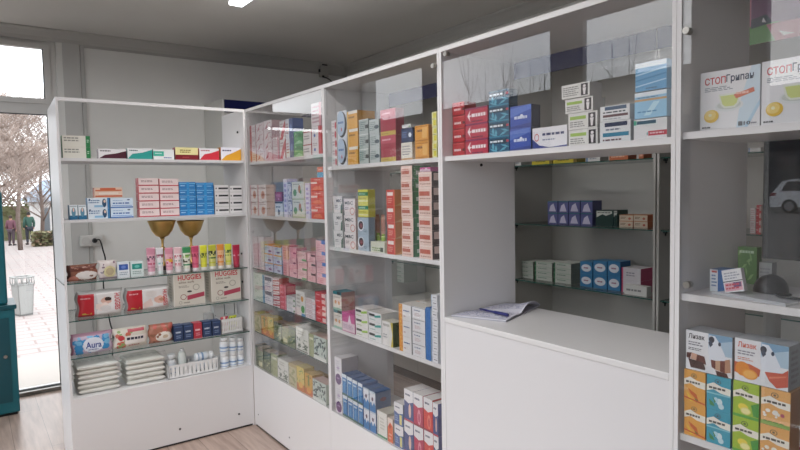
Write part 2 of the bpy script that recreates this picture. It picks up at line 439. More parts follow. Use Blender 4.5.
b1, p1 = bay(-.002, Y1, 'corner display bay with five product shelves beside the inner corner', [('w', 1.754, D), ('w', 1.41, D), ('g', 1.063, D), ('g', .853, D), ('g', .642, D)], [(HB, H-.018)], HB)
b2, p2 = bay(Y1, Y2, 'middle display bay between corner bay and the open counter', [('w', 1.683, D), ('w', 1.273, D), ('w', .853, D)], [(HB, H-.018)], HB)
b3, p3 = bay(Y2, Y3, 'open counter bay holding a notebook under one glazed shelf', [('w', 1.683, D)], [(1.683, H-.018)], 0)
b4, p4 = bay(Y3, Y4, 'right display bay nearest the viewer with big flu remedy boxes', [('w', 1.692, D4), ('w', 1.272, D4), ('w', .897, D4)], [(HB, 1.674), (1.692, H-.018)], HB, D=D4)
a, b = Y3+T+.0007, Y2-T-.0007
mb = MB(); mb.box((0.002, a, .012), (T, b, 1.034), mat('dcdadb', .35)); p3(mb, 'front_panel')
mb = MB(); mb.box((0, a, 1.0345), (D+.012, b, 1.0547), mat('e0dedd', .25)); bevel(p3(mb, 'countertop'), .002)
mb = MB(); mb.box((.004, a, 0), (.02, b, .0118), BLACK); p3(mb, 'plinth', 'black plinth strip')
for p, (px, py, s, ax, pf, nm) in enumerate([(481, 165, .09, 'b', p3, 'bolt')]):
    y = Y2-T-.001; q = hit(px, py, 1, y); mb = MB(); mb.tube([q, q+Vector((0, -.004, 0))], .006, BLACK, 8); pf(mb, nm)
for px, py, pf in ((258.5, 414.5, p1), (289.5, 437.5, p1)):
    q = hit(px, py, 0, 0); mb = MB(); mb.tube([q, q+Vector((-.002, 0, 0))], .005, mat('8b8b8b', .5), 8); pf(mb, 'bolt')
# glass clamps on the panes
for px, py, pf in ((447, 54, p3), (688, 31, p4), (688.5, 284.5, p4), (434.5, 66, p2)):
    q = hit(px, py, 0, -.006); mb = MB(); mb.tube([q+Vector((.008, 0, 0)), q+Vector((-.012, 0, 0))], .009, STEEL, 12); pf(mb, 'glass_clamp', 'small steel glass clamp')

# ------------------------------------------------------------------ staff-side cabinets behind
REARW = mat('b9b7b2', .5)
def rear(y_hi, y_lo, label, header=True, base=.65, shelves=(1.70, 1.327, .962)):
    c = thing('wall_cabinet', label, 'wall cabinet', (1.37, (y_hi+y_lo)/2, 0), 0, 'staff side wall cabinets')
    inv = Matrix.Translation((-1.37, -(y_hi+y_lo)/2, 0))
    def p(mb, name, lb=None):
        o = mb.build(name); o.parent = c; o.matrix_parent_inverse = inv
        if lb: lab(o, lb)
        return o
    for yy in (y_hi-T, y_lo): mb = MB(); mb.box((1.37, yy, 0), (1.79, yy+T, 2.36), REARW); p(mb, 'side_panel')
    a, b = y_lo+T+.0005, y_hi-T-.0005
    mb = MB(); mb.box((1.775, a, base), (1.79, b, 2.36), REARW); p(mb, 'back_panel')
    mb = MB(); mb.box((1.37, a, 2.342), (1.774, b, 2.36), REARW); p(mb, 'top_board')
    mb = MB(); mb.box((1.37, a, base-.018), (1.79, b, base), REARW); p(mb, 'shelf')
    n = max(1, round((b-a)/.5)); w = (b-a)/n
    for i in range(n):
        mb = MB(); mb.box((1.372, a+i*w+.0015, .08), (1.388, a+(i+1)*w-.0015, base-.02), REARW); o = bevel(p(mb, 'door'), .002)
        h = MB(); yy = a+i*w+(w-.04 if i == 0 else .04); h.tube([(1.36, yy, base-.22), (1.36, yy, base-.10)], .005, STEEL); h.tube([(1.372, yy, base-.21), (1.36, yy, base-.21)], .004, STEEL); h.tube([(1.372, yy, base-.11), (1.36, yy, base-.11)], .004, STEEL)
        ho = h.build('door_handle'); ho.parent = o
    mb = MB(); mb.box((1.40, a, 0), (1.41, b, .08), BLACK); p(mb, 'plinth', 'black plinth strip')
    for z in shelves:
        mb = MB(); mb.box((1.385, a, z-.006), (1.774, b, z), SHELFG, [EDGEG, EDGEG, EDGEG, EDGEG, SHELFG, SHELFG]); p(mb, 'glass_shelf', 'clear glass shelf with green edge')
        for yy, sx in ((a, 1), (b, -1)):
            mb = MB(); mb.tube([(1.41, yy, z-.012), (1.41, yy+sx*.02, z-.012)], .006, BLACK, 8); mb.tube([(1.41, yy+sx*.012, z-.03), (1.41, yy+sx*.012, z-.012)], .004, BLACK, 6); p(mb, 'shelf_bracket')
    if header: mb = MB(); mb.box((1.362, y_lo, 2.245), (1.3695, y_hi, 2.36), NAVY); p(mb, 'header_board', 'navy blue header board')
    return c
rear(.385, -.42, 'staff cabinet with navy header seen behind the middle bay')
rear(-1.035, -2.055, 'staff cabinet with glass shelves seen through the open counter')
rear(-2.063, -3.08, 'staff cabinet seen behind the dark monitor at far right')
# cabinet on the back wall, facing the customers, navy inside its header
c = thing('wall_cabinet', 'white cabinet with navy top standing behind the corner', 'wall cabinet', (.78, 1.22, 0), 0, 'staff side wall cabinets')
inv = Matrix.Translation((-.78, -1.22, 0))
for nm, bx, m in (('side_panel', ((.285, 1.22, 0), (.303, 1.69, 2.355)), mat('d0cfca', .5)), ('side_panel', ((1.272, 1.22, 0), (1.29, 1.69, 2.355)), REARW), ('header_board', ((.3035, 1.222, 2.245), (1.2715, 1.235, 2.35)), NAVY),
                  ('front_panel', ((.3035, 1.225, .02), (1.2715, 1.24, 2.243)), REARW), ('top_board', ((.3035, 1.236, 2.335), (1.2715, 1.69, 2.35)), NAVY)):
    mb = MB(); mb.box(bx[0], bx[1], m); o = mb.build(nm); o.parent = c; o.matrix_parent_inverse = inv
    if nm == 'header_board': lab(o, 'navy blue header board')
for x in (.79,):
    h = MB(); h.tube([(x, 1.212, 1.0), (x, 1.212, 1.15)], .005, STEEL); h.tube([(x, 1.225, 1.01), (x, 1.212, 1.01)], .004, STEEL); h.tube([(x, 1.225, 1.14), (x, 1.212, 1.14)], .004, STEEL); o = h.build('door_handle'); o.parent = c; o.matrix_parent_inverse = inv

# ------------------------------------------------------------------ printed boxes: one style per kind
# left display
S('wgreen', 'd8d5cb','2f7d4b','d8d5cb', 'l .06 .45 .7 .9 2 8b8a84;r .84 0 1 1 2f7d4b;l .88 .4 .97 .7 2 cfe6d2', 'white box with green end')
S('maroon', 'e2dfe0','5a2236','dcd8d8', 'p .02 .06 .22 .4 .6 .55 1 .82 1 .06 4a1a2c;l .06 .7 .45 .9 1 3c2b33', 'white box with maroon wedge')
S('teal', 'e4e4e4','2a8f88','2a8f88', 'p 0 .04 .2 .5 .6 .62 1 .9 1 .04 2e9a92;l .08 .72 .45 .9 1 31514f', 'white box with teal wedge')
S('mint', 'e2e3e2','cfd5d3','d7dbda', 'r .0 .35 .5 .8 3fae97;l .08 .5 .42 .7 1 d6f0ea;l .5 .1 .95 .3 1 5c6aa8', 'white box with mint label')
S('cream', 'e6dca0','7a1e26','e6dca0', 'r 0 0 1 .42 7a1f28;l .2 .55 .8 .85 2 8a7a3c;l .3 .15 .7 .3 1 a8464a', 'cream and maroon box')
S('redwedge', 'e2e0e2','c22b3a','e2e0e2', 'p 0 .04 .25 .5 .6 .62 1 .85 1 .04 c7303f;l .08 .72 .6 .9 1 a03946', 'white box with red wedge')
S('orwedge', 'dfdfe8','c98a24','dfdfe8', 'p 0 .02 .25 .38 .6 .6 1 .9 1 .02 d39a2c;l .08 .66 .62 .86 1 5a5670', 'white box with amber wedge')
S('photoblue', 'dfe6ea','2d6f96','e1e6e8', 'r 0 0 1 .28 2a6c90;e .5 .5 .26 .32 5f8ea6;e .5 .66 .1 .14 e7c6b0;r .1 .88 .9 .94 9aa7b0', 'small white and blue box')
S('bluepic', 'dbe4ec','4f86b4','dbe4ec', 'l .05 .45 .6 .85 2 4a6f9a;e .76 .5 .1 .42 2b4d6d;e .78 .66 .05 .14 e7c6b0;r .9 0 1 1 3f7eb0;e .1 .85 .04 .08 2b3c6a;r .3 .1 .7 .3 8db9d6', 'pale blue box with portrait')
S('bluewave', 'd3e1ee','3b73b0','d3e1ee', 'r 0 0 1 .12 3d6fb5;l .1 .35 .95 .6 1 3b62a6;r .05 .2 .95 .26 5e90cc;e .8 .8 .07 .06 2b3c6a;l .1 .7 .6 .8 1 7d9cc4', 'pale blue box with blue lines')
S('peach', 'e2c7b4','c86a48','e6cdbb', 'r .03 .62 .97 .78 c77350;r .2 .78 .75 .95 c25f3e;r .02 .04 .98 .2 c96b4a;r .15 .3 .85 .5 ead9cc', 'peach box with rust bands', name='cream_box')
S('pinkred', 'e7d5d3','b8343f','e7d5d3', 'r 0 0 1 .13 bf3b45;r 0 0 .025 1 bf3b45;l .15 .45 .85 .75 2 9a7d80', 'white box with red edge')
S('bluebox', '2f7dbd','2569a6','3d88c4', 'r 0 .72 1 .84 7ab6de;r .45 0 .6 1 3a93cf;l .06 .3 .42 .6 1 a9d0ea;l .62 .3 .95 .55 1 8fc1e4', 'bright blue box')
S('blacktext', 'd9d7d7','bfbdbd','d9d7d7', 'r .28 .42 .95 .66 26262a;e .12 .55 .05 .12 55555a;r 0 .05 1 .09 a9a7a7', 'white box with black lettering')
S('navybox', '2d3f63','22324f','394b70', 'l .2 .45 .85 .65 1 d8dfe8;l .25 .15 .8 .38 2 8496b5;r .05 .86 .95 .9 5b6f95', 'navy box', name='condom_box' if False else 'hygiene_box')
S('redbox', 'b93a4a','98303c','c54a58', 'l .2 .45 .85 .65 1 f2dfe1;l .25 .15 .8 .38 2 e19aa4', 'crimson box', name='hygiene_box')
S('whitebox', 'ecebe8','d8d7d5','e4e3e0', 'l .1 .2 .6 .5 2 a5a8a4;s .1 .3 .5 .6 2 3f5f4a .1 1', 'plain white box')
S('jarblue', 'dfe6ea','c9d2d8','dfe6ea', 'r .12 .5 .88 .86 3559a8;e .5 .68 .2 .1 6d8ad0;l .15 .15 .85 .4 2 9aa8b4', 'white box with blue panel', name='cream_box', cat='cream box')
S('jarteal', 'dce8e6','c4d3d0','dce8e6', 'r .12 .5 .88 .86 1f8f83;e .5 .68 .2 .1 6fc4ba;l .15 .15 .85 .4 2 93aaa6', 'white box with teal panel', name='cream_box', cat='cream box')
S('huggies', 'd8d2c6','cfc8ba','e2ddd2', 't .14 .80 .9 .97 c51f33 h HUGGIES;t .16 .70 .66 .77 8a7a6a h elite soft;o .72 .55 .11 .1 a9a294;l .16 .56 .5 .64 2 8f877a;e .5 .43 .08 .03 3a3835;p .42 .16 .98 .24 .98 .38 .42 .3 b0475a;o .3 .27 .1 .09 9a6a60;o .2 .1 .05 .05 8f877a;l .3 .05 .5 .12 1 8f877a;r 0 0 .02 1 eae6de', 'beige diaper box with red lettering', sart='l .3 .1 .7 .9 9 a9a294', dep=.14, name='diaper_box', cat='diaper box')
# corner bay
S('redspine', 'dfd6d8','b52f3b','d8ccd0', 'r 0 0 .3 1 b7323e;l .4 .2 .95 .8 3 a98d94', 'white box with red spine')
S('pinkwave', 'e6dadc','cfa9b0','e3d2d5', 'p .1 .1 .4 .6 .55 .9 .45 .3 c77c88;s .1 .1 .95 .9 7 b5616f .16 1', 'white box with pink strokes')
S('pinkgrey', 'dcd3d6','c2a5ac','e0d5d8', 'l .1 .1 .9 .9 5 b48a94;r .8 0 1 1 cf8a96', 'greyish box with pink strip')
S('redwhite', 'e3dcdc','c23b44','e3dcdc', 'p 0 0 .5 0 1 .5 1 1 .6 .7 c84550;l .1 .6 .7 .9 2 b08c8f', 'white box with red diagonal')
S('whiteblue', 'dfe0e6','2f4f96','d8dae4', 'r .5 0 1 1 2c4687;l .08 .2 .45 .8 4 b46a72;e .75 .5 .14 .2 7089c0', 'white and navy box')
S('greenbox', '3f9a5b','2c7a44','58ad70', 'p 0 0 .6 .3 1 .1 1 0 8fc79b;p 0 .5 .5 .9 1 .7 1 .45 .4 .6 2b7a45;s .1 .1 .9 .9 4 a7d8b0 .14 1', 'green leafy box')
S('whitered', 'e2dbd9','b9333d','d9cfcd', 'r 0 .78 1 .86 9b2a33;l .1 .2 .8 .6 2 8f8a88', 'white box with dark red line')
S('whitecrim', 'e0dbde','c8323c','dcd5d8', 'r .7 0 1 1 c93f49;e .3 .35 .1 .12 3a5ba8;l .1 .6 .6 .85 2 a28c92', 'white box with crimson strip')
S('peachdot', 'e6dbd6','d8b8a8','e4d6cf', 'e .6 .35 .22 .26 c97b4c;e .62 .36 .1 .14 a54b34;l .1 .7 .9 .9 2 9c6a62;r 0 0 .1 1 d08a8a', 'pale box with orange motif')
S('pinktop', '9c3a5c','7c2c48','a84a6a', 'r .2 .45 .8 .8 c66b8c;e .5 .25 .12 .1 d79ab0', 'plum coloured box')
S('whitedark', 'dde0e2','c8ccce','dde0e2', 'r .0 .88 1 1 2a3138;l .1 .55 .9 .75 1 5b6a7a;e .5 .3 .14 .2 3d4852', 'white box with black top line')
S('violettall', 'dcdaea','b9b4d8','dcdaea', 'l .2 .1 .8 .9 6 8f86c4', 'tall narrow lilac box')
S('navymark', 'd9dae4','2d3470','d9dae4', 's .1 .1 .95 .9 9 313c86 .22 .6;r .1 .9 .9 .97 3a3f70', 'white box with navy marks')
S('herbal', 'e2e2d4','c9cdb8','dfdfd0', 'e .25 .4 .14 .2 6a9a4c;e .62 .6 .1 .22 b9763c;l .1 .82 .7 .92 1 8a8f7c;e .72 .45 .06 .12 5f8a45;r .0 0 1 .08 b9c6a0', 'white box with herb drawings')
S('navylabel', 'e2e2dc','2b3163','2b3163', 'r 0 .25 1 1 2a3160;l .15 .5 .85 .8 1 c9cfe6', 'white and navy label box')
S('orangered', 'd8452c','c03a24','e0553a', 'r 0 .55 .5 .7 f1d9cf;p .1 .1 .9 .1 .7 .4 .3 .35 e8774c;l .3 .78 .9 .92 1 f3c3b4', 'orange red box')
S('orangeblue', 'd9653c','4aa0c8','4fa8cc', 'r 0 0 1 .5 45a3cc;l .2 .62 .8 .85 1 f5d5c5', 'small orange and blue box')
S('plainpink', 'e4dcde','cfc4c8','e4dcde', 'l .3 .1 .4 .9 7 c9a7ae;r .95 0 1 1 c8b0b6', 'tall white box')
S('lavender', 'bfcbe2','98a7cc','d99a52', 'r 0 .88 1 1 d9944a;e .62 .3 .2 .12 6b4b8f;l .1 .55 .6 .78 2 8192bb', 'lavender blue box, orange top')
S('rose', 'dd9aa2','c47480','e3aab0', 'l .1 .1 .6 .9 5 c26876;r .7 .0 .8 1 e9c4c8', 'rose pink box')
S('rosedot', 'e0a9b4','c47b90','e5b7c0', 'e .75 .45 .2 .1 8f3b6a;l .1 .5 .6 .9 3 c87c8e', 'pink box with plum dot')
S('pinkgreen', 'e6bcc0','c98f96','e6c2c6', 'r .5 .02 1 .22 4d9a52;l .1 .4 .8 .85 3 cd8a92', 'pink box with green patch')
S('pinkblack', 'e4b5bb','c98f96','e4bcc0', 'r .45 .7 1 .92 3d2630;l .1 .1 .8 .6 3 c97f8c', 'pink box with black patch')
S('pinkblue', 'e8bcc2','5c87c4','5c87c4', 'r .6 .7 1 1 4d80c8;l .1 .1 .8 .6 3 cf8592;r 0 .0 1 .04 d28b96', 'pink box with blue corner')
S('greenside', 'd6e2d6','4f96bd','dbe6da', 's .1 .1 .8 .9 4 7fb08a .14 1;r .9 0 1 1 4a95c0;l .1 .7 .7 .9 2 9ab5a0', 'pale green box, blue edge')
S('whitenavy', 'e1e0e6','b5b5c8','8c8a94', 'r .05 .65 .9 .92 33365c;l .1 .2 .8 .5 2 8c8fae', 'white box, navy band')
S('redstripes', 'e4dcdd','b92d3c','e4dcdd', 'p 0 .1 1 .4 1 .7 0 .4 b92f3e;r 0 .85 1 .95 a82a38', 'red striped white box')
S('crimsonpink', 'd9586a','c04258','e08090', 'l .1 .3 .8 .7 2 f0b6be;r .85 0 1 1 e9a0ac', 'pinkish red box')
S('whiteflat', 'e0dfdf','cac9c9','d8d7d7', 'l .1 .5 .8 .85 2 a6a6aa;e .85 .3 .1 .2 5f8f62', 'white box, grey print')
S('whiteorgreen', 'e3e2de','cccbc6','dddcd6', 'e .7 .7 .14 .12 e0a048;e .75 .28 .2 .16 56a04a;l .1 .3 .5 .9 4 b0aca6;r .6 0 1 .1 6a9ac4', 'tall white box, orange and green dots')
S('whitepink', 'e5dedf','d8b4b8','dcd2d2', 'l .1 .2 .9 .8 2 c9a2a6;r 0 0 1 .08 d9a8ac', 'white box, pink print')
S('redsquare', 'c92f3b','e7d0d0','d24854', 'r .66 .2 1 .85 e9c9c6;l .08 .4 .55 .7 1 eab0b4', 'bright red box, pale square')
S('teapale', 'c6bd94','a39a74','c9b48a', 'x .1 .2 .9 .8 9 9a9a64 .14 .5;r 0 .85 1 1 b5a06c;l .2 .05 .8 .15 1 8a7a50', 'pale herbal tea box', name='tea_box', cat='tea box')
S('teaorange', 'cf9f3a','a67c30','cfae62', 'r 0 0 1 .3 c8642c;e .5 .22 .3 .14 e09a3c;r .4 .45 .6 .95 6f8a3c;l .2 .8 .9 .9 1 7a5a20', 'orange fruit tea box', name='tea_box', cat='tea box')
S('teayellow', 'd9c060','b39a3c','cfbd70', 'r 0 0 1 .3 c9702e;e .5 .25 .28 .13 e6b04a;s .1 .4 .9 .9 6 6f8f3c .18 .6', 'yellow herbal tea box', name='tea_box', cat='tea box')
S('teagreen', '56652f','3f4a26','b59a78', 's .05 .05 .95 .8 12 3f5428 .25 .5;s .1 .2 .9 .7 5 c2c48a .16 .5;r 0 .84 1 1 3c4a2c', 'green herbal tea box', name='tea_box', cat='tea box')
S('teaolive', '74783e','4f522c','b8a488', 's .05 .05 .95 .8 10 55692f .22 .6;r .2 .1 .8 .3 d6cfa0;r 0 .84 1 1 6a5238', 'olive herbal tea box', name='tea_box', cat='tea box')
S('teawhite', 'e2e2da','cfcfc4','d4d2cc', 's .1 .12 .35 .55 12 2f4a24 .15 .5;s .62 .12 .9 .55 12 2f4a24 .15 .5;r .06 .03 .94 .08 4a4a42;l .2 .7 .8 .9 2 b2b2a6', 'white tea box with plant drawings', name='tea_box', cat='tea box')
S('teadark', 'c4d0c8','a9b4a4','c9aaa2', 's .05 .2 .95 .95 30 16302e .15 .8;x .1 .2 .9 .9 9 2f5f5a .05 1;r 0 0 1 .16 dfe3dc', 'tea box with dark leaf pattern', name='tea_box', cat='tea box')
S('teapalegreen', 'a2a878','828860','c9b7a4', 's .1 .1 .9 .9 6 7a8a58 .2 .6;r .1 .75 .9 .85 e2e0c8', 'pale green herbal tea box', name='tea_box', cat='tea box')
# middle bay
S('reddots', 'e4e0e0','d0c8c8','e4e0e0', 'e .8 .45 .18 .4 c23a4a;l .1 .2 .6 .8 2 b4a4a8', 'white box, red dot', dep=.1)
S('crescent', 'd9dee6','c5ccd6','e2e4e8', 'e .5 .5 .5 .48 1a1c24;e .36 .55 .44 .46 b4c6da;l .1 .5 .7 .66 1 3d6aa8;e .45 .32 .05 .07 c03a4a', 'white box, blue oval and black crescent', dep=.07)
S('yellowwhite', 'dba243','c08a34','e4dcc8', 'r 0 .84 1 1 e6e2da;l .12 .55 .8 .75 1 8a5a20;e .08 .8 .1 .06 22242c;r 0 0 .15 1 e0b45c', 'amber and white box', dep=.1)
S('greyteal', 'a9b4b2','6d7a78','b9c2c0', 'l .08 .2 .8 .85 5 5f7674;r .68 .35 1 .6 1f2a2e;r 0 .93 1 1 d4dad8', 'grey green box, black tab', dep=.1)
S('greyteal2', 'b9c2c2','8a9694','c9d0d0', 'l .08 .2 .7 .85 5 6f8684;e .75 .45 .24 .14 41525c', 'silver grey box, round emblem', dep=.1)
S('crimsongold', 'a02a40','8a2438','c8b054', 'r 0 0 1 .16 c4a94e;r 0 .7 1 1 b8455a;l .1 .78 .7 .9 1 e2b4bc;l .08 .05 .6 .1 1 8f7a30', 'crimson box with gold strip', dep=.045)
S('whitenote', 'e2ddd2','c8b89c','e2ddd2', 'r 0 0 1 .1 c79a68;l .12 .25 .85 .85 4 8d8a90', 'white box, small grey print', dep=.1)
S('navydot', '27375e','1c2946','32426a', 'e .76 .5 .13 .17 dfe6f0;l .1 .3 .5 .8 3 6f86b4', 'navy box with white dot', dep=.1)
S('orangebox', 'dd9a3a','b9762a','d9a050', 'r .06 .06 .94 .1 a8641f;r .06 .9 .94 .94 b8742a;l .15 .55 .6 .8 1 7d4a18;r .55 .2 .9 .85 e8b466', 'orange box', dep=.1)
S('lemon', 'e0dca0','c8c274','e6e2c0', 'r .3 .1 .9 .45 d8cf3c;r .3 .6 .9 .9 d6d04a;l .1 .48 .8 .56 1 8f8f60', 'lemon yellow and white box', dep=.1)
S('blackname', 'e3e0df','b9b6b4','d8d5d3', 't .42 .64 .92 .82 2a2a30 h MBC;l .25 .3 .6 .5 2 8d8a90;p 0 1 0 0 .18 .0 .06 1 9aa09c;p .82 0 1 0 1 .6 .86 .45 3f5a40', 'white box, black name', dep=.08)
S('blackname2', 'e6dedd','c2aaa6','d8cfcd', 't .12 .64 .8 .84 2a2a30 h MBC;o .75 .25 .2 .22 c87a6a;l .15 .3 .5 .5 2 a08d8c;p 0 1 0 0 .1 0 .03 1 5a5f5c', 'white box, coral rings', dep=.08)
S('yellowgreen', 'd9d65e','c2be4a','d8d88c', 'r 0 .55 1 .82 1f7d4c;r 0 .12 1 .22 e9e7b4;l .1 .6 .9 .75 1 b8dcc4;l .1 .3 .9 .45 1 a9a33c', 'yellow box, green band', dep=.08)
S('bluephoto', 'a9bccb','8ca0b2','b9c9d6', 'e .28 .5 .3 .33 dfe3e8;e .3 .52 .22 .26 2a2430;e .32 .5 .13 .15 8a4a52;l .55 .1 .95 .3 2 6f8598', 'grey blue box, round photo', dep=.035)
S('greentray', 'd8dccc','c4c8b4','dfe2d2', 'l .1 .1 .9 .5 2 7a9a5c;r .7 .1 .9 .5 3f4a3a', 'white and green display tray', dep=.045, name='display_tray', cat='display tray')
S('redorange', 'c4382c','dd7f3a','e08848', 'r .12 .62 .8 .84 efe0dc;l .15 .15 .7 .5 3 e29a8c;p .9 0 1 0 1 1 .85 1 d9603c', 'red box, orange side', sart='p 0 0 1 0 1 .4 .4 .2 e9a562', dep=.09)
S('pinkgreenend', 'e6c9bd','3f8a52','e3c9be', 'r .02 .82 .98 .9 f0dcd2;r .05 .35 .75 .62 b8604c;l .1 .1 .9 .25 1 b58a7c;l .1 .64 .7 .78 1 c77c68', 'peach box, green end', sart='r .2 .3 .7 .6 cfe0cf;r .0 .0 .1 1 2c6c3e', dep=.1)
S('pinkdarkend', 'e6cbc0','4a3a3c','e4cdc3', 'r .05 .35 .85 .66 ba5c48;l .1 .08 .9 .25 1 b58a7c;r .02 .86 .98 .93 f0ded6', 'peach box, rust panel', sart='r .1 .4 .9 .9 d9c0b8', dep=.1)
S('whitepeach', 'e2dcd4','a4867e','2c6a74', 'r 0 .84 1 1 2c7a84;r .5 .84 .9 1 1c2c34;e .3 .42 .12 .1 d49a62;e .7 .40 .12 .1 d8a06a;r 0 .0 1 .12 8fb8a4;l .1 .64 .9 .75 1 b9b0a4', 'white box, teal top', dep=.08)
S('magenta', 'e3cdd8','b85f90','c8609a', 'r 0 .5 1 1 c95a96;p .45 .45 .75 .45 .6 .95 eadce4;l .1 .15 .9 .4 3 b09ab0;r 0 0 1 .04 b85f90', 'magenta and white box', dep=.08)
S('limetab', 'e6e4e2','cfcdca','dcd6d0', 'r .05 .55 .5 .8 22262a;p .5 .45 .95 .6 .95 .85 .45 .65 9cc44c;l .1 .1 .6 .3 1 a8b088', 'white box, lime tab', dep=.1)
S('tealtab', 'e4e4e4','cfcdca','dcd6d0', 'r .05 .55 .5 .8 22262a;p .5 .45 .95 .6 .95 .85 .45 .65 2f9c94;l .1 .1 .6 .3 1 8fb0ac', 'white box, teal tab', dep=.1)
S('yellowcurve', 'e4e2df','4a5a34','d8d4c4', 'p .8 0 1 0 1 1 .78 1 .95 .5 cdbb4e;l .1 .3 .6 .5 2 9b9b9f;r .1 .8 .7 .9 b8b5b0', 'white box, yellow curve', sart='s .1 .1 .9 .9 12 25301c .2 .8', dep=.09)
S('orangeedge', 'e2e0e0','d0cecd','d6d0c8', 'p 0 0 .3 0 .3 1 0 1 dc9440;x 0 .05 .28 .95 9 e8c070 .05 .6;l .4 .55 .9 .7 1 3d5a88;l .4 .2 .6 .35 1 b08c94', 'white box, orange edge', dep=.09)
S('greylines', 'e0dfe1','3a6ea8','d8d2c8', 'r .02 .93 .98 .97 6a6a70;l .15 .6 .8 .78 1 6f7a94;l .2 .2 .7 .5 3 c3a9a9;r .0 0 .02 1 8f8f94', 'white box, thin grey line', dep=.1)
S('bluespine', '2f6fb4','c9d3e0','2f6fb4', 'r 0 0 .1 1 4a86c4', 'narrow blue box', dep=.1)
S('stitches', 'e2e3e6','cfd2d8','dcdcde', 'l .3 .35 .9 .65 1 5f6068;r 0 .9 1 .96 bfc3ca;r 0 0 .1 1 b9cbe2', 'flat white box, single line', dep=.1)
S('purpledisk', 'e3e1e4','8d8a8e','d6d4d6', 'e .5 .22 .42 .2 5f3a72;l .3 .2 .7 .3 1 b49ac2;l .2 .5 .8 .9 5 c4c2cc;e .5 .62 .2 .05 b9a9c4', 'tall white box, purple disc', dep=.1)
S('toothblue', '2f7cb8','27588c','27588c', 'r 0 .84 1 1 dfe8ee;r 0 0 .1 1 c9dce8;r 0 0 1 .1 3a6a5c;p .3 .5 .7 .7 .6 .2 .4 .15 4a96cc;l .2 .65 .9 .8 1 cfe2ee', 'blue and white box', dep=.09)
S('bluecrown', 'dfe4ea','5a7698','27588c', 'p 0 0 1 0 1 .35 .75 .5 .5 .3 .25 .5 0 .35 2f7cb8;e .5 .62 .16 .1 5a4a5c;r 0 .93 1 1 b9cbd8', 'white box, blue zigzag', sart='e .5 .6 .2 .1 7a5a6a', dep=.09)
S('greenfoot', 'e4e3dd','b9b5a8','c8c4b4', 'r .1 .1 .14 .8 8fa890;r 0 0 1 .08 3f9068;l .3 .3 .8 .8 4 c4c4ba', 'white box, green foot', dep=.1)
S('vermilion', 'd8663c','c8b4a8','d0c2b6', 'p 0 .6 .5 .85 1 .7 1 1 0 1 e6d6cc;l .2 .1 .8 .4 2 edb49a;e .45 .66 .2 .08 b33c2c', 'orange box, pale top', dep=.1)
S('whitecapblue', '3f5f96','5f6f8c','dcd9d8', 'p 0 .6 .5 .52 1 .6 1 1 0 1 e2e0e2;r .6 .06 .85 .5 d8cf86;l .1 .15 .5 .45 3 8fa6cc;l .15 .74 .8 .86 1 5a5f74', 'blue box, yellow figure', dep=.1)
S('armnavy', '3a4c84','4c5a8c','dcd9d8', 'p 0 .66 .5 .58 1 .66 1 1 0 1 e4e2e4;e .62 .35 .14 .22 d9b8a8;l .15 .78 .7 .9 1 5a5f74;r 0 0 1 .06 b43a50', 'navy bandage box', dep=.1)
S('armcrim', 'b52c52','a03050','dcd9d8', 'p 0 .66 .5 .58 1 .66 1 1 0 1 e4e2e4;e .6 .3 .18 .24 d98a9c;e .6 .28 .1 .14 b5486a;l .15 .78 .7 .9 1 5a5f74;r 0 0 1 .06 8e2440', 'crimson bandage box', dep=.1)
S('armred', 'cf3b38','b83436','dcd9d8', 'p 0 .66 .5 .58 1 .66 1 1 0 1 e4e2e4;e .6 .3 .2 .22 e07a68;e .6 .28 .1 .14 c04450;l .15 .78 .7 .9 1 5a5f74;r 0 0 1 .06 8e2440', 'red bandage box', dep=.1)
# counter bay
S('redname', 'b8222c','9a1c26','c43a40', 'r 0 .0 1 .06 7c141c;l .15 .3 .8 .62 1 ecd2d2;r 0 .9 1 .96 d85a5e;r .82 .35 1 .55 5c1018', 'deep red box', dep=.06)
S('redlogo', 'b83048','9a2a3c','c8506a', 'p .1 .5 .24 .85 .2 .55 .3 .5 .2 .4 .24 .12 f0e4e6;l .3 .3 .95 .72 1 f0e4e6;l .3 .06 .95 .2 1 5a2040;r 0 .9 1 1 8a2c58', 'pinkish red box, white emblem', dep=.06)
S('tealbox', '1f5878','184560', '3a7898', 'r 0 .58 .9 .9 17384c;l .05 .62 .85 .86 1 dfe8ee;r .86 .66 .98 .8 c03a4a;s .1 .1 .9 .5 6 5fa8c0 .2 1;r 0 0 1 .08 3a88a4', 'teal blue box, white name', dep=.045)
S('royal', '3450a8','242c48','5068b4', 'p 0 .5 1 .8 1 1 0 .9 5876c4;e .55 .52 .07 .1 e8ecf6;l .2 .35 .9 .6 1 cfd8ee;p 0 0 1 0 1 .2 0 .1 2c3f8c', 'royal blue box', sart='r .2 .1 .8 .8 3a425c', dep=.045)
S('swoosh', 'e6e4e8','c9c7cc','dcdae0', 'p 0 0 1 0 1 .12 .5 .06 .2 .18 0 .5 2b3a86;o .13 .55 .07 .18 c8323c;l .3 .56 .95 .78 1 3a3f68;l .3 .36 .7 .48 1 8d90a8', 'long white box, navy swoosh', dep=.06)
S('bodyicon', 'dedcd8','b5b2ae','dcdad6', 'r .7 .08 .94 .92 2c2228;e .82 .74 .05 .1 e8e4e4;p .76 .62 .88 .62 .86 .35 .85 .14 .79 .14 .78 .35 e8e4e4;r .06 .6 .62 .8 9aba4c;l .06 .12 .62 .5 3 8a8884', 'white box, body icon', dep=.06)
S('bodygrey', 'dedcd8','b5b2ae','dcdad6', 'r .7 .08 .94 .92 2c2228;e .82 .74 .05 .1 e8e4e4;p .76 .62 .88 .62 .86 .35 .85 .14 .79 .14 .78 .35 e8e4e4;l .06 .12 .62 .85 5 8a8884', 'grey print box, body icon', dep=.06)
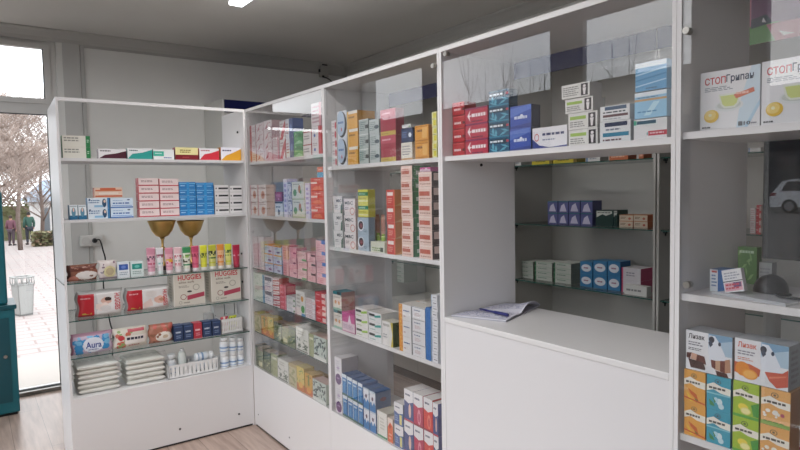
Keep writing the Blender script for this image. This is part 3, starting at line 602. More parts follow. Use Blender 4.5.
S('bluebars', 'e2e3e4','c9cacc','dcdde0', 'r .16 .76 .9 .95 233050;l .2 .55 .8 .7 1 7a8290;r .1 .3 .95 .48 2f7f9c;l .1 .08 .8 .22 1 5a3038', 'white box, teal bars', dep=.06)
S('bluebars2', 'e2e3e4','c9cacc','dcdde0', 'r .16 .72 .9 .95 2c4a6a;l .1 .48 .95 .66 1 3a3f48;r .1 .26 .95 .42 5a3038;l .1 .08 .8 .18 1 9aa0a8', 'white box, brown bar', dep=.06)
S('bluewaves', '5a9cc8','8ab4d0','c4d8e6', 'r 0 .82 1 1 dfe8ee;p 0 .55 1 .7 1 .74 0 .6 a8cfe6;p 0 .35 1 .5 1 .54 0 .4 3f84b4;p 0 .15 1 .3 1 .34 0 .2 a8cfe6;l .35 .04 .8 .12 1 3a5f80', 'big blue box, wave lines', dep=.06)
S('goldband', '8fc0de','a8c8dc','d9e4ec', 'r 0 .84 1 1 dfe8ee;r 0 .66 1 .74 c8a070;p .3 .1 .5 .1 .8 .6 .6 .6 b8dcec;l .1 .76 .8 .82 1 3a6a90;l .1 .2 .9 .3 1 3f84b4', 'light blue box, tan band', dep=.06)
S('redlabel', 'e2e0e0','c4c2c2','dcdada', 'r .45 .2 1 .42 c04450;l .5 .25 .95 .38 1 eac6ca;e .42 .3 .02 .08 6fa0a0;r .0 .7 .72 .96 dfe6e4;r .1 .76 .68 .92 2e5468;r .0 .74 .09 .95 4ea88c', 'wide white box, red label', dep=.06)
# staff cabinet
S('rviolet', '5f6396','4a4c78','6b6fa6', 'p .15 .1 .85 .1 .6 .8 .3 .6 c8c6dc;r 0 .9 1 1 3f6f80', 'violet box, pale triangle', dep=.09)
S('rdark', '1f3a36','30504a','2c4a44', 'p .05 .55 .4 .75 .6 .65 .95 .8 .95 .95 .05 .95 c8ccc6;l .1 .8 .9 .9 1 3a4a44', 'dark green box, pale wave', dep=.1)
S('rpeach', 'cfc0ac','a85a34','b87a4c', 'l .1 .3 .5 .7 2 6a4a3a;e .75 .4 .1 .2 b86a5a;r 0 .92 1 1 b8703c', 'tan box, brown edge', dep=.1)
S('rgreen', 'b9beb6','8f968c','c4c8c0', 'r 0 0 .08 1 2f6a48;l .2 .4 .8 .75 1 6f8a78;r 0 .86 1 .92 7fa88c', 'white and green box', dep=.14)
S('rblue', '3a78a4','2f5f88','4a86b0', 'e .5 .5 .4 .3 d8dce2;l .3 .4 .7 .6 1 8a4a6a', 'blue box, white oval', dep=.1)
S('rpink', 'c8c4c8','a84a6a','cfcbce', 'r 0 0 .08 1 b8486c;l .25 .3 .85 .7 2 8a8a92', 'white box, pink end', dep=.12)
S('rflat', 'c9c8c4','b4b3b0','d4d3cf', 'l .1 .3 .9 .7 1 7f7f80', 'flat white box', dep=.14)
S('ryellow', 'b8a92c','8f7d24','c4b840', 'l .2 .3 .8 .7 1 5a5a1c;r .86 0 1 1 6a5a20', 'yellow box', dep=.08)
S('rorange', 'b8643c','8f4a2c','c87850', 'l .1 .3 .9 .7 1 e0b49c', 'orange brown box', dep=.08)
S('rwhite', 'cfcfcc','b0b0ae','d4d4d0', 'r 0 .0 .12 1 6a8ab4;l .25 .3 .85 .6 1 7a8494', 'white box, blue end', dep=.08)
# right bay
S('stop', 'e8e7e9','d3d2d6','e2e1e4', 'p .62 0 .8 0 1 .5 1 1 .86 1 .7 .5 cfdfea;p .74 0 .8 0 1 .36 1 .46 b8d4e6;t .08 .78 .44 .9 c2222c h СТОП;t .45 .76 .9 .915 23304c h Грипан;l .08 .66 .6 .74 3 8a8f98;e .5 .4 .24 .1 dfe2e2;e .5 .41 .2 .07 c9cec8;p .32 .6 .7 .6 .66 .42 .6 .36 .42 .36 .36 .42 e2e6d8;p .35 .57 .67 .57 .63 .43 .58 .39 .44 .39 .39 .43 cfd884;e .2 .25 .13 .11 e2b83c;e .18 .27 .1 .085 eed27a;e .18 .27 .03 .025 f4ecc0;p .58 .57 .62 .5 .92 .58 .9 .65 d9765a;l .62 .55 .88 .62 1 f0c4b4;t .75 .055 .86 .115 4a4f58 h 10;r .66 .05 .73 .12 6a7078;l .87 .06 .96 .1 1 6a7078;l .04 .04 .22 .09 1 26282c', 'flu powder box, lemon tea picture', sart='l .2 .1 .8 .9 9 9a9aa4', dep=.10)
S('lizak', 'e4e5e8','9a8c8c','aeb4ba', 'r .5 .5 1 1 a9c2d4;p .5 1 .7 .8 1 .9 1 1 7aa0be;t .06 .80 .42 .93 26262c h Лизак;l .06 .62 .4 .74 2 7a7a84;l .06 .5 .36 .58 2 4a4a50;p .52 .96 .64 .96 .74 .8 .86 .52 .84 .3 .52 .34 .5 .6 .54 .8 dfe4ec;e .57 .86 .06 .08 2a2c38;p .5 .78 .56 .84 .6 .74 .54 .66 2f3a50;e .74 .78 .03 .05 2a3850;p .02 .42 .14 .44 .1 .28 .02 .3 5c2a22;p .14 .44 .26 .42 .26 .26 .12 .28 caa08c;p .26 .42 .42 .4 .46 .2 .24 .26 5c2a22;p .06 .28 .4 .24 .46 .06 .12 .06 3a1c1a;p .44 .1 .58 .26 .62 .02 .44 .02 dfe2e6;p .56 .36 .66 .36 .66 .14 .58 .18 6a3226;p .66 .36 .76 .38 .76 .12 .66 .14 c8a284;p .76 .38 .86 .4 .86 .1 .76 .12 6a3226;p .86 .42 .96 .46 .98 .14 .86 .1 b88a6c;p .66 .12 .9 .1 .94 .0 .7 0 4a2018', 'lozenge box, husky and chocolate', sart='l .2 .1 .8 .9 6 6a5a5a', dep=.07, name='lozenge_box', cat='lozenge box')
S('lizako', 'e4e5e8','a0a8ae','aeb4ba', 'r .5 .5 1 1 a9c2d4;p .5 1 .7 .8 1 .9 1 1 7aa0be;t .06 .80 .42 .93 d2583c h Лизак;l .06 .62 .4 .74 2 8a8a94;l .06 .5 .36 .58 2 c87a5a;p .52 .96 .64 .96 .74 .8 .86 .52 .84 .36 .52 .36 .5 .6 .54 .8 dfe4ec;e .55 .84 .06 .08 2a2c38;p .5 .78 .56 .84 .6 .74 .54 .66 2f3a50;e .72 .78 .03 .05 2a3850;p 0 .44 .3 .44 .5 .36 .48 .2 .3 .12 0 .2 c8603c;e .16 .3 .14 .17 e08a2c;e .3 .2 .15 .12 e89a34;e .3 .2 .12 .09 f0b45c;p .42 .06 .54 .3 .64 .08 .56 .0 dfe2e6;p .58 .34 .9 .38 1 .48 1 .1 .8 .02 .66 .16 c4543a;p .66 .2 .95 .3 .98 .34 .66 .25 d87a5a', 'lozenge box, husky and orange', sart='l .2 .1 .8 .9 6 8a8a8e', dep=.07, name='lozenge_box', cat='lozenge box')
_tea = 'p 0 .52 .3 .6 .6 .52 1 .5 1 .7 .6 .72 .3 .8 0 .7 ece8dc;o .47 .84 .13 .075 %s;e .47 .84 .05 .03 %s;l .1 .58 .92 .7 1 4a463c;'
S('gingorange', 'e0a24a','b87c38','e0b060', _tea % ('6a5a40','6a5a40') + 'p .2 .44 .6 .3 .7 .1 .5 .2 .3 .3 c8602c;p .1 .35 .4 .15 .6 .1 .3 .05 e6c23c;p .5 .2 .7 .12 .6 .06 4a7a34;p 0 .14 1 .04 1 .08 0 .18 c84a2c', 'orange lozenge box', dep=.07, name='lozenge_box', cat='lozenge box')
S('gingteal', '3a9cb4','2c7c94','4ca8c0', _tea % ('3a4a50','3a4a50') + 'p .1 .3 .3 .2 .35 .1 .15 .12 3f8a4c;e .55 .26 .12 .1 d4e6ea;e .4 .3 .1 .08 b4d8e2;e .62 .14 .12 .08 c4e0e6;r 0 .46 1 .5 8cc8d4;p .25 .4 .35 .2 .4 .25 2f7a44', 'teal lozenge box', dep=.07, name='lozenge_box', cat='lozenge box')
S('ginglime', 'a2bf3c','86a034','b0c858', _tea % ('4a5a30','4a5a30') + 'e .4 .3 .2 .1 e8d44c;e .5 .2 .2 .1 e6dc8c;e .5 .2 .15 .07 f0e8a8;p .7 .4 1 .5 1 .1 .8 .1 4c9a44;r 0 0 1 .08 5ea848', 'lime green lozenge box', dep=.07, name='lozenge_box', cat='lozenge box')
S('gingflower', 'e0a862','b8844c','e2b47c', _tea % ('6a5a40','6a5a40') + 'x .1 .18 .6 .4 7 eae6dc .08 .6;x .15 .2 .6 .36 4 d8b83c .03 .6;e .75 .34 .07 .05 b85a6a;r 0 0 1 .1 8fae5c;l .1 .08 .9 .13 1 5a8a3c', 'apricot lozenge box with flowers', dep=.07, name='lozenge_box', cat='lozenge box')
S('pinksq', 'e2dcde','c8b8bc','dcd6d8', 'l .1 .6 .6 .8 1 c83a5a;r 0 0 1 .3 b02058;l .1 .35 .8 .5 1 4a4a50', 'white and magenta box', dep=.08)
S('bluewhite', 'dfe3e8','2a6aa8','2f74b4', 'r .45 0 1 1 2a6aac;l .1 .2 .4 .8 4 5a7aa8;r .1 .86 .4 .94 c04a4a', 'blue and white medicine carton', dep=.1)
S('greenstand', '5c8a4a','3f6a34','6a965a', 's .1 .1 .9 .9 7 8fb878 .18 1;l .1 .8 .9 .94 1 c8dcc0', 'green leaf carton', dep=.05)

# ------------------------------------------------------------------ stocking the shelves
sh = 'top shelf of left display'
row('A', .05, 1.7685, sh, [('wgreen', 61.6, 90, 135, 2), ('maroon', 98, 126.3, 148.5, 1), ('teal', 127, 152, 148, 1), ('mint', 153, 174, 149, 1), ('cream', 175, 198, 147, 1), ('redwedge', 199, 219, 148, 1), ('orwedge', 220.5, 242.5, 147, 1)])
sh = 'second shelf of left display'
row('A', .05, 1.4225, sh, [('photoblue', 69, 77.6, 205, 1), ('photoblue', 77.9, 86.4, 205, 1), ('bluepic', 87, 109.5, 198, 2), ('bluewave', 110, 133, 198, 2), ('pinkred', 137.5, 158.4, 178, 5), ('pinkred', 158.7, 178.4, 178.5, 5), ('bluebox', 178.8, 195.5, 182, 5), ('bluebox', 195.8, 213.4, 182.5, 5), ('blacktext', 214.2, 228.8, 185, 4), ('blacktext', 229.1, 243, 185.5, 4)])
q = [hit(87, 198, 1, .05).z-1.422, 0]
row('A', .06, 1.4225, sh, [('peach', 94, 122.5, 187.5, 1, {'lift': q[0]+.001, 'pos': 'lying on the pale blue boxes, left display'})])
sh = 'upper glass shelf of left display'
row('A', .05, 1.0665, sh, [('jarblue', 117, 129.5, 262.5, 1), ('jarteal', 130, 143.5, 262, 1)])
sh = 'middle glass shelf of left display'
row('A', .06, .8535, sh, [('huggies', 173, 204.5, 275, 1), ('huggies', 210.5, 240.5, 271, 1)])
sh = 'lower glass shelf of left display'
row('A', .03, .6395, sh, [('navybox', 173.5, 183, 326, 1), ('navybox', 183.3, 193, 325, 1), ('redbox', 193.4, 202, 323.5, 1), ('navybox', 202.3, 211.5, 322, 1), ('navybox', 212, 220.5, 321, 1)])
row('A', .22, .6395, 'behind basket on lower glass shelf', [('whitebox', 206, 213, 314, 1), ('whitebox', 213.6, 224, 306, 1), ('whitebox', 224.6, 234, 304, 1), ('whitebox', 234.6, 243, 303, 1)])

sh = 'top shelf of corner bay'
row('B', .0125, 1.7545, sh, [('redspine', 249.3, 255, 126, 4), ('pinkwave', 255.6, 263, 124, 4), ('pinkwave', 263.4, 271.6, 121.5, 4), ('pinkgrey', 272.5, 278.6, 138, 2), ('redwhite', 279, 284.6, 121.5, 2), ('whiteblue', 285, 292.8, 119.5, 2), ('greenbox', 293.2, 302.2, 132, 2), ('whitered', 302.8, 311, 130.5, 2), ('whitecrim', 311.3, 321, 127, 2)])
row('B', .0125, 1.7545, sh, [('pinkgrey', 310.5, 320.5, 104, 1, {'lift': hit(311.3, 127, 0, .0125).z-1.753, 'pos': 'standing on top of the white and crimson boxes'})])
sh = 'second shelf of corner bay'
row('B', .0125, 1.4105, sh, [('peachdot', 249.5, 257, 185, 2), ('peachdot', 257.4, 266, 185, 2), ('whitedark', 274.5, 282.3, 201.5, 1), ('violettall', 282.7, 286.7, 179, 1), ('navymark', 287.2, 291.2, 182, 2), ('herbal', 291.6, 304.2, 182, 2), ('violettall', 304.8, 309.5, 183, 1), ('orangered', 310, 323, 178, 3)])
row('B', .0125, 1.4105, sh, [('pinktop', 274.8, 282, 192, 1, {'lift': hit(274.5, 201.5, 0, .0125).z-1.4095, 'pos': 'on the white box with black line, corner bay'}), ('orangeblue', 317, 323, 167, 1, {'lift': hit(310, 178, 0, .0125).z-1.4095, 'pos': 'on the orange red stack'})])
sh = 'third shelf of corner bay'
row('B', .0125, 1.0635, sh, [('plainpink', 251, 257.4, 236, 1), ('plainpink', 257.8, 263.5, 236.5, 1), ('lavender', 264.3, 272.3, 244, 3), ('lavender', 273, 281, 245.5, 3), ('rose', 282, 288, 245, 2), ('rosedot', 288.4, 296, 247, 3), ('pinkgreen', 297, 306, 251, 3), ('pinkblack', 307, 315, 253, 3), ('pinkblue', 315.6, 325, 240, 4)])
sh = 'fourth shelf of corner bay'
row('B', .0125, .8535, sh, [('greenside', 252.5, 263.3, 272, 2), ('whitenavy', 264, 272, 275, 2), ('redstripes', 272.4, 279, 277, 6), ('crimsonpink', 279.4, 285.5, 284, 5), ('whiteflat', 286, 295, 295, 3), ('whiteorgreen', 295.4, 304.5, 290, 1), ('whitepink', 305, 314.5, 297, 4), ('redsquare', 315, 325, 291, 5)])
sh = 'fifth shelf of corner bay'
row('B', .0125, .6425, sh, [('teapale', 253.5, 260.3, 311, 1), ('teaorange', 260.8, 267, 315, 1), ('teayellow', 267.4, 273, 316, 1), ('teagreen', 273.5, 281, 321, 1), ('teaolive', 281.4, 288, 322.5, 1), ('teagreen', 288.4, 295, 325, 1), ('teawhite', 295.5, 308, 326, 1), ('teapalegreen', 308.5, 313, 333, 1), ('teadark', 313.5, 326, 334.5, 1)])
sh = 'bottom shelf of corner bay'
row('B', .0125, .4085, sh, [('teagreen', 252.8, 257.2, 343, 1), ('teaolive', 257.6, 263, 346, 1), ('teagreen', 263.4, 270, 350, 1), ('teapalegreen', 270.4, 277, 352, 1), ('teawhite', 277.4, 288, 357, 1), ('teapale', 288.4, 296, 362, 1), ('teayellow', 296.4, 304, 365, 1), ('teaorange', 304.4, 312, 372, 1), ('teadark', 312.5, 326, 378, 1)])
row('B', .16, .4085, 'bottom shelf of corner bay, behind', [('teaorange', 310, 319, 372, 1, {'pos': 'in the second row of the bottom shelf, corner bay'})])

sh = 'top shelf of middle bay'
row('B', .0125, 1.6835, sh, [('reddots', 331.2, 336.2, 121, 5), ('crescent', 336.7, 346.3, 112, 2), ('yellowwhite', 346.8, 357.3, 112, 3), ('greyteal', 358.5, 368, 120, 3), ('greyteal2', 369, 379, 120, 3), ('crimsongold', 380, 395.5, 110.5, 2), ('whitenote', 400.6, 412, 143, 1), ('orangebox', 414.5, 428.5, 126, 2), ('lemon', 431.5, 436.5, 112, 3, {'d': .09})])
l0 = hit(400.6, 143, 0, .0125).z-1.6825; l1 = hit(400.6, 129, 0, .0125).z-1.6815
row('B', .0125, 1.6835, sh, [('navydot', 400.6, 412.4, 129, 1, {'lift': l0, 'pos': 'on the grey print box, top shelf, middle bay'})])
row('B', .0125, 1.6835, sh, [('whiteflat', 401.5, 410.5, 125, 1, {'lift': l1, 'pos': 'on top of the navy dotted box'})])
sh = 'second shelf of middle bay'
row('B', .0125, 1.2735, sh, [('blackname', 331.8, 341.8, 196, 3), ('blackname2', 343, 355, 198.5, 3), ('bluephoto', 357.5, 368.5, 217, 2), ('greentray', 370.5, 384.5, 241, 1), ('redorange', 386, 394.5, 189.5, 4), ('pinkgreenend', 400.5, 412, 166, 7), ('pinkdarkend', 418, 431.5, 172, 6)])
l0 = hit(357.5, 217, 0, .0125).z-1.2725
row('B', .0125, 1.2735, sh, [('yellowgreen', 357.5, 367.6, 189.5, 2, {'lift': l0, 'pos': 'of two on the round photo boxes', 'd': .04})])
row('B', .0125, 1.2735, sh, [('magenta', 419.5, 430.5, 167.5, 1, {'lift': hit(418, 172, 0, .0125).z-1.2725, 'pos': 'lying on the tall peach and rust stack'})])
sh = 'third shelf of middle bay'
row('B', .0125, .8535, sh, [('whitepeach', 332.5, 341, 290.5, 2), ('magenta', 342, 354.5, 311, 1), ('limetab', 355, 367.5, 306.5, 3), ('tealtab', 368, 381, 310.5, 3), ('yellowcurve', 381.5, 392.5, 320, 1, {'d': .06}), ('orangeedge', 398.5, 411, 303, 3, {'deep': 2}), ('greylines', 411.5, 424.7, 305.5, 4, {'deep': 3}), ('bluespine', 425, 430.3, 307, 1), ('stitches', 431, 437.2, 294, 12, {'deep': 2})])
sh = 'bottom shelf of middle bay'
row('B', .0125, .4085, sh, [('purpledisk', 334, 341, 356, 2), ('toothblue', 341.6, 346.4, 373, 2), ('toothblue', 346.8, 351.8, 376, 2), ('toothblue', 352.2, 357.2, 379, 2), ('toothblue', 357.6, 362.4, 382, 2), ('bluecrown', 363, 368.6, 386.5, 2), ('bluecrown', 369, 375, 390, 2), ('greenfoot', 376.5, 386.4, 409.5, 1), ('vermilion', 387, 392.5, 417, 1), ('whitecapblue', 393.6, 402.6, 401, 2), ('armnavy', 403.4, 412.6, 388, 2), ('armcrim', 413, 422.6, 392, 2), ('armred', 423, 432.2, 396.5, 2), ('armnavy', 432.6, 438, 402, 2)])

sh = 'glazed shelf over the counter'
row('B', .05, 1.6835, sh, [('redname', 448, 464.3, 104, 4), ('redlogo', 464.8, 487.8, 109, 3), ('tealbox', 488.3, 508.8, 92, 4), ('royal', 509.4, 531, 107, 2), ('swoosh', 532, 567.2, 128.5, 1), ('bodyicon', 568, 597.6, 114, 2), ('bluebars', 599.5, 630.8, 122.5, 1), ('redlabel', 633, 667, 120, 1)])
l1 = hit(568, 114, 0, .05).z-1.6825
row('B', .05, 1.6835, sh, [('bodyicon', 564.5, 593, 100, 1, {'lift': l1, 'pos': 'third up in its staggered stack over the counter'})])
l2 = hit(564.5, 100, 0, .05).z-1.6815
row('B', .05, 1.6835, sh, [('bodygrey', 561.5, 590, 86, 1, {'lift': l2, 'pos': 'topmost of the staggered stack over the counter'})])
l1 = hit(599.5, 122.5, 0, .05).z-1.6825
row('B', .05, 1.6835, sh, [('bluebars2', 599.5, 629.5, 107, 1, {'lift': l1, 'pos': 'on the teal barred box over the counter'})])
l1 = hit(633, 120, 0, .05).z-1.6825; l2 = hit(633, 93.5, 0, .05).z-1.6815
row('B', .05, 1.6835, sh, [('goldband', 634, 667, 93.5, 1, {'lift': l1, 'pos': 'on the red labelled box over the counter'})])
row('B', .05, 1.6835, sh, [('bluewaves', 635, 667, 64, 1, {'lift': l2, 'pos': 'topmost beside the right post over the counter'})])

# staff cabinet seen through the counter opening: first, second, third glass shelf
def rrow(z, back, shelf, items):
    row('B', 1.39+back, z, shelf, items)
rrow(1.7005, .02, 'top glass shelf of staff cabinet', [('rwhite', 513.5, 521, 160, 1), ('ryellow', 531.5, 552, 158.6, 1), ('ryellow', 553, 577, 157, 1), ('rwhite', 586, 600, 155.5, 1), ('rorange', 609, 628, 153.6, 1), ('rorange', 638.5, 643.5, 152.5, 1)])
rrow(1.3275, .10, 'middle glass shelf of staff cabinet', [('rviolet', 547.5, 557.6, 201, 2), ('rviolet', 558, 568, 201, 2), ('rviolet', 568.5, 580, 200.5, 2), ('rviolet', 580.5, 592.5, 200.5, 2), ('rdark', 595.5, 613, 210, 1), ('rdark', 613.4, 617.4, 210, 1), ('rpeach', 619, 633, 214.5, 2), ('rpeach', 633.4, 647.6, 214.5, 2)])
rrow(.9625, .08, 'low glass shelf of staff cabinet', [('rgreen', 516.5, 533, 260, 4), ('rgreen', 534.5, 552, 261, 4), ('rgreen', 553.5, 571, 262, 4), ('rblue', 580, 592.5, 261, 2), ('rblue', 593, 607, 260, 2), ('rblue', 607.5, 620.5, 260.5, 2), ('rpink', 621.5, 641, 267, 2)])
rrow(.9625, .03, 'front of low glass shelf', [('rflat', 624, 647, 284, 1, {'d': .045})])
row('B', 1.43, 1.7005, 'top shelf behind dark monitor', [('rwhite', 748, 761, 148, 2)])
row('B', 1.43, 1.3275, 'shelf behind dark monitor', [('whitepink', 750, 755.6, 208, 4), ('redsquare', 756, 761.5, 205, 4)])
# staff cabinet seen through the middle bay
row('B', 1.46, 1.3275, 'shelf of cabinet behind middle bay', [('rwhite', 394, 400, 232, 2), ('rgreen', 402, 411, 236, 2)])
row('B', 1.46, .9625, 'low shelf behind middle bay', [('rgreen', 394.5, 404, 281, 5)])
row('B', 1.46, 1.7005, 'high shelf behind middle bay', [('rgreen', 394, 403, 172, 2)])

sh = 'upper shelf of right bay'
row('B', .055, 1.6925, sh, [('stop', 700, 760.6, 73.5, 1), ('stop', 761.4, 834, 62, 1)])
sh = 'bottom shelf of right bay'
zl = 1.0668
gh = {'h': (hit(683.8, 368, 0, .0125).z-.8975)/2}
row('B', .0125, .8975, sh, [('gingorange', 683.8, 706, 368, 2, gh), ('gingteal', 706.6, 731.6, 372, 2, gh), ('ginglime', 732.4, 759.6, 378.5, 2, gh), ('gingflower', 760.4, 791, 386.5, 2, gh), ('pinksq', 800, 826, 388, 1)])
zt = hit(683.8, 368, 0, .0125).z
row('B', .0125, .8975, sh, [('lizak', 685.5, 733, 329, 1, {'lift': zt-.8965, 'pos': 'on the small orange and teal boxes'}), ('lizako', 734, 789.5, 337, 1, {'lift': zt-.8965, 'pos': 'on the lime and apricot boxes'})])
row('B', .12, .8975, 'bottom shelf of right bay, behind', [('pinksq', 794, 806, 376, 1, {'pos': 'behind the apricot boxes at the right frame edge'})])
# ------------------------------------------------------------------ soft packs, tubes, jars, cups
def inside(pl, u, v):
    r = False; j = len(pl)-1
    for i in range(len(pl)):
        (a, b), (c, d) = pl[i], pl[j]
        if (b > v) != (d > v) and u < (c-a)*(v-b)/(d-b)+a: r = not r
        j = i
    return r
def pouch(name, w, h, d, base, art, texts='', seed=1, crimp='x', nx=56, nz=34, fat=3.2, rag=.0):
    """a soft wrapped pack: plump body, sealed ends; front faces -y, base on z=0"""
    mb = MB(); rnd = random.Random(seed); polys = art_polys(art, seed)
    ph = [rnd.random()*6 for _ in range(6)]
    def thick(u, v):
        a = abs(2*u-1)**fat; b = abs(2*v-1)**(fat+1)
        t = max(0, (1-a))**.45*max(0, 1-b)**.45
        return d/2*t*(1+.05*math.sin(9*u+ph[0])*math.sin(7*v+ph[1])+.03*math.sin(23*u+ph[2]+5*v))
    def P(u, v, sgn, off=0):
        x = (u-.5)*w; z = v*h
        z += rag*math.sin(40*v+u*3)*0
        x += .006*math.sin(3*v*PI+ph[3])*(abs(2*u-1)**6)
        return (x, d/2+sgn*(thick(u, v)+off), z)
    for sgn in (-1, 1):
        k = len(mb.v)
        for j in range(nz+1):
            for i in range(nx+1): mb.v.append(P(i/nx, j/nz, sgn))
        for j in range(nz):
            for i in range(nx):
                u, v = (i+.5)/nx, (j+.5)/nz; c = base
                uu = u if sgn < 0 else 1-u
                for pl, cc, _ in polys:
                    if inside(pl, uu, v): c = cc
                a = k+j*(nx+1)+i; f = (a, a+1, a+nx+2, a+nx+1)
                mb.f.append(f if sgn < 0 else f[::-1]); mb.m.append(mb.mi(mat(c, .3))); mb.sm.append(True)
    for pl, c, _ in art_polys(texts, seed) if texts else []:
        mb.face([P(u, v, -1, .0012) for u, v in pl], mat(c, .35))
    return mb.mesh(name)
def put_a(name, me, p0, p1, s, z, label, cat, group=None, rz=0, parts=None):
    a = hit(p0, 300, 1, s).x; b = hit(p1, 300, 1, s).x
    o = link(name, me, None, ((a+b)/2, s, z), rz); tag(o, label, cat, group); return o
def dims_a(p0, p1, yt, s, z):
    a = hit(p0, yt, 1, s); b = hit(p1, yt, 1, s); return max(a.x, LX+T+.009), b.x, a.z-z
# chocolate-brown flow pack, floral pack
a, b, h = dims_a(66.5, 97.5, 266, .06, 1.0665)
o = link('snack_pack', pouch('snack_pack', b-a, h, .06, '8a5a48', 'r 0 0 .1 1 4a2a24;p .1 .6 1 .7 1 .95 .1 .9 6a3a30;x .15 .55 .95 .95 12 a87a68 .04 .8;e .62 .35 .36 .26 e2dcd8;e .2 .15 .16 .2 b87a6a;e .78 .3 .07 .06 8a6a5a', seed=3, crimp='x'), None, ((a+b)/2, .05, 1.067))
tag(o, 'brown and white snack pack at the left end, glass shelf below the socket', 'snack pack')
a, b, h = dims_a(97.8, 116.6, 261, .06, 1.0665)
o = link('wipes_pack', pouch('wipes_pack', b-a, h, .05, 'd9cfcc', 'e .6 .4 .34 .3 d8cfa0;e .6 .4 .22 .2 b8a888;x .1 .6 .9 .95 6 7a5a6a .05 1;s .1 .3 .3 .8 4 5a4a6a .09 1;r 0 0 1 .1 a08a9a', seed=4), None, ((a+b)/2, .05, 1.067))
tag(o, 'cream floral soft pack beside the brown snack pack', 'wipes pack')
# diaper packs
_dia = 'r 0 0 .36 1 b52430;p .36 0 .40 0 .44 .5 .4 1 .36 1 c8c4c4;r 0 .9 1 1 b9b6b4;r 0 0 .03 1 9a9896;e .62 .6 .12 .13 d9b0a0;e .66 .66 .07 .08 3a2c28;p .4 .5 .62 .52 .7 .35 .5 .2 .4 .3 e6d4cc;e .6 .3 .12 .12 d2cecc'
_dt = 't .80 .2 .92 .86 c52a3a v HUGGIES;l .08 .7 .3 .8 1 d9a0a4;r .1 .12 .3 .18 b8a04a'
_dia2 = 'r 0 0 .36 1 b52430;r 0 .9 1 1 b9b6b4;r 0 0 .04 1 a8a6a4;e .75 .42 .13 .16 d9b0a0;e .55 .7 .13 .14 dcd6d2;p .36 .3 .55 .5 .6 .2 .4 .1 e0c8c0;e .78 .42 .06 .07 b88a74'
for i, (p0, p1, yt, ar, lb) in enumerate([(76.5, 123.4, 293.5, _dia, 'red and white diaper pack with dark-haired baby, left end of middle glass shelf'), (125.6, 170.5, 289.5, _dia2, 'red and white diaper pack with crawling baby, beside the beige boxes')]):
    a, b, h = dims_a(p0, p1, yt, .05, .8535)
    tx = _dt if i == 0 else _dt.replace('.80 .2 .92 .86', '.82 .14 .92 .82')
    o = link('diaper_pack', pouch('diaper_pack', b-a, h, .12, 'dedbd9', ar, tx, seed=8+i, fat=9), None, ((a+b)/2, .05, .8537)); tag(o, lb, 'diaper pack', 'red and white diaper packs')
# wipes
for i, (p0, p1, yt, ar, tx, lb) in enumerate([
    (70, 112.5, 336, 'x .1 .1 .9 .9 16 3a8fc8 .09 1.6;x .1 .1 .9 .9 9 7ab8dc .07 1.6;r 0 .88 1 1 b08a9c;r 0 0 .06 1 a87a90;e .52 .45 .25 .36 dfe4ee;r .96 0 1 1 a07a94', 't .34 .3 .72 .6 26408c h Aura;l .4 .2 .7 .26 1 26408c', 'violet and blue wet wipes pack with cloud label, lower glass shelf'),
    (113.5, 148, 330, 'x .05 .1 .4 .9 9 c86a58 .07 1.5;x .1 .1 .5 .9 7 8fa46a .05 1.5;r .3 .25 .95 .62 e4dcd6;r .4 .8 .9 .95 c05a64;e .2 .55 .09 .14 c03a44', 'l .36 .36 .86 .6 1 2c2c40;l .4 .12 .8 .2 1 b05a60', 'floral wet wipes pack in the middle of lower glass shelf'),
    (149, 173, 326, 'x .05 .55 .95 .95 9 c4685c .09 1.2;e .6 .35 .36 .26 ece6dc;x .1 .1 .5 .5 6 8a5a44 .06 1.2;e .65 .35 .12 .1 c8b49a;r 0 0 1 .06 8a4a3a', '', 'brown and cream soft pack left of the navy boxes')]):
    a, b, h = dims_a(p0, p1, yt, .05, .6395)
    o = link('wipes_pack', pouch('wipes_pack', b-a, h, .08, ('c4b4c8', 'd6cfc2', 'a8705c')[i], ar, tx, seed=20+i), None, ((a+b)/2, .04, .6397)); tag(o, lb, 'wipes pack', 'wet wipes packs')
# cream tubes standing on their caps
def cream_tube(w, h, body, band, capc, marks, x, y, z, label, seed=1):
    m1, m2, mc = mat(body, .3), mat(band, .3), mat(capc, .3)
    mb = MB(); seg = 24; n = 14; hc = h*.13; k = 0; r0 = w*.40
    mk = {a: mat(b, .3) for a, b in marks}
    for j in range(n+1):
        t = j/n; zz = hc+(h-hc)*t; rx = r0+(w/2-r0)*min(1, t*1.4); ry = max(.0012, r0*(1-t**1.6))
        for i in range(seg):
            a = 2*PI*i/seg; mb.v.append((rx*math.cos(a), ry*math.sin(a), zz))
    rn = random.Random(seed)
    for j in range(n):
        for i in range(seg):
            c = m2 if j >= n-4 else m1
            if j in (2,): c = m2
            if j in mk and 12 <= i < 24 and rn.random() < .62: c = mk[j]
            mb.f.append((j*seg+i, j*seg+(i+1)%seg, (j+1)*seg+(i+1)%seg, (j+1)*seg+i)); mb.m.append(mb.mi(c)); mb.sm.append(True)
    mb.f.append(tuple(n*seg+i for i in range(seg))); mb.m.append(mb.mi(m2)); mb.sm.append(False)
    o = mb.build('cream_tube', None, (x, y, z)); tag(o, label, 'cream tube', 'row of cream tubes')
    cb = MB(); cb.lathe([(r0*.96, 0), (r0, .003), (r0, hc-.002), (r0*.94, hc)], mc, 20); cb.build('cap', o)
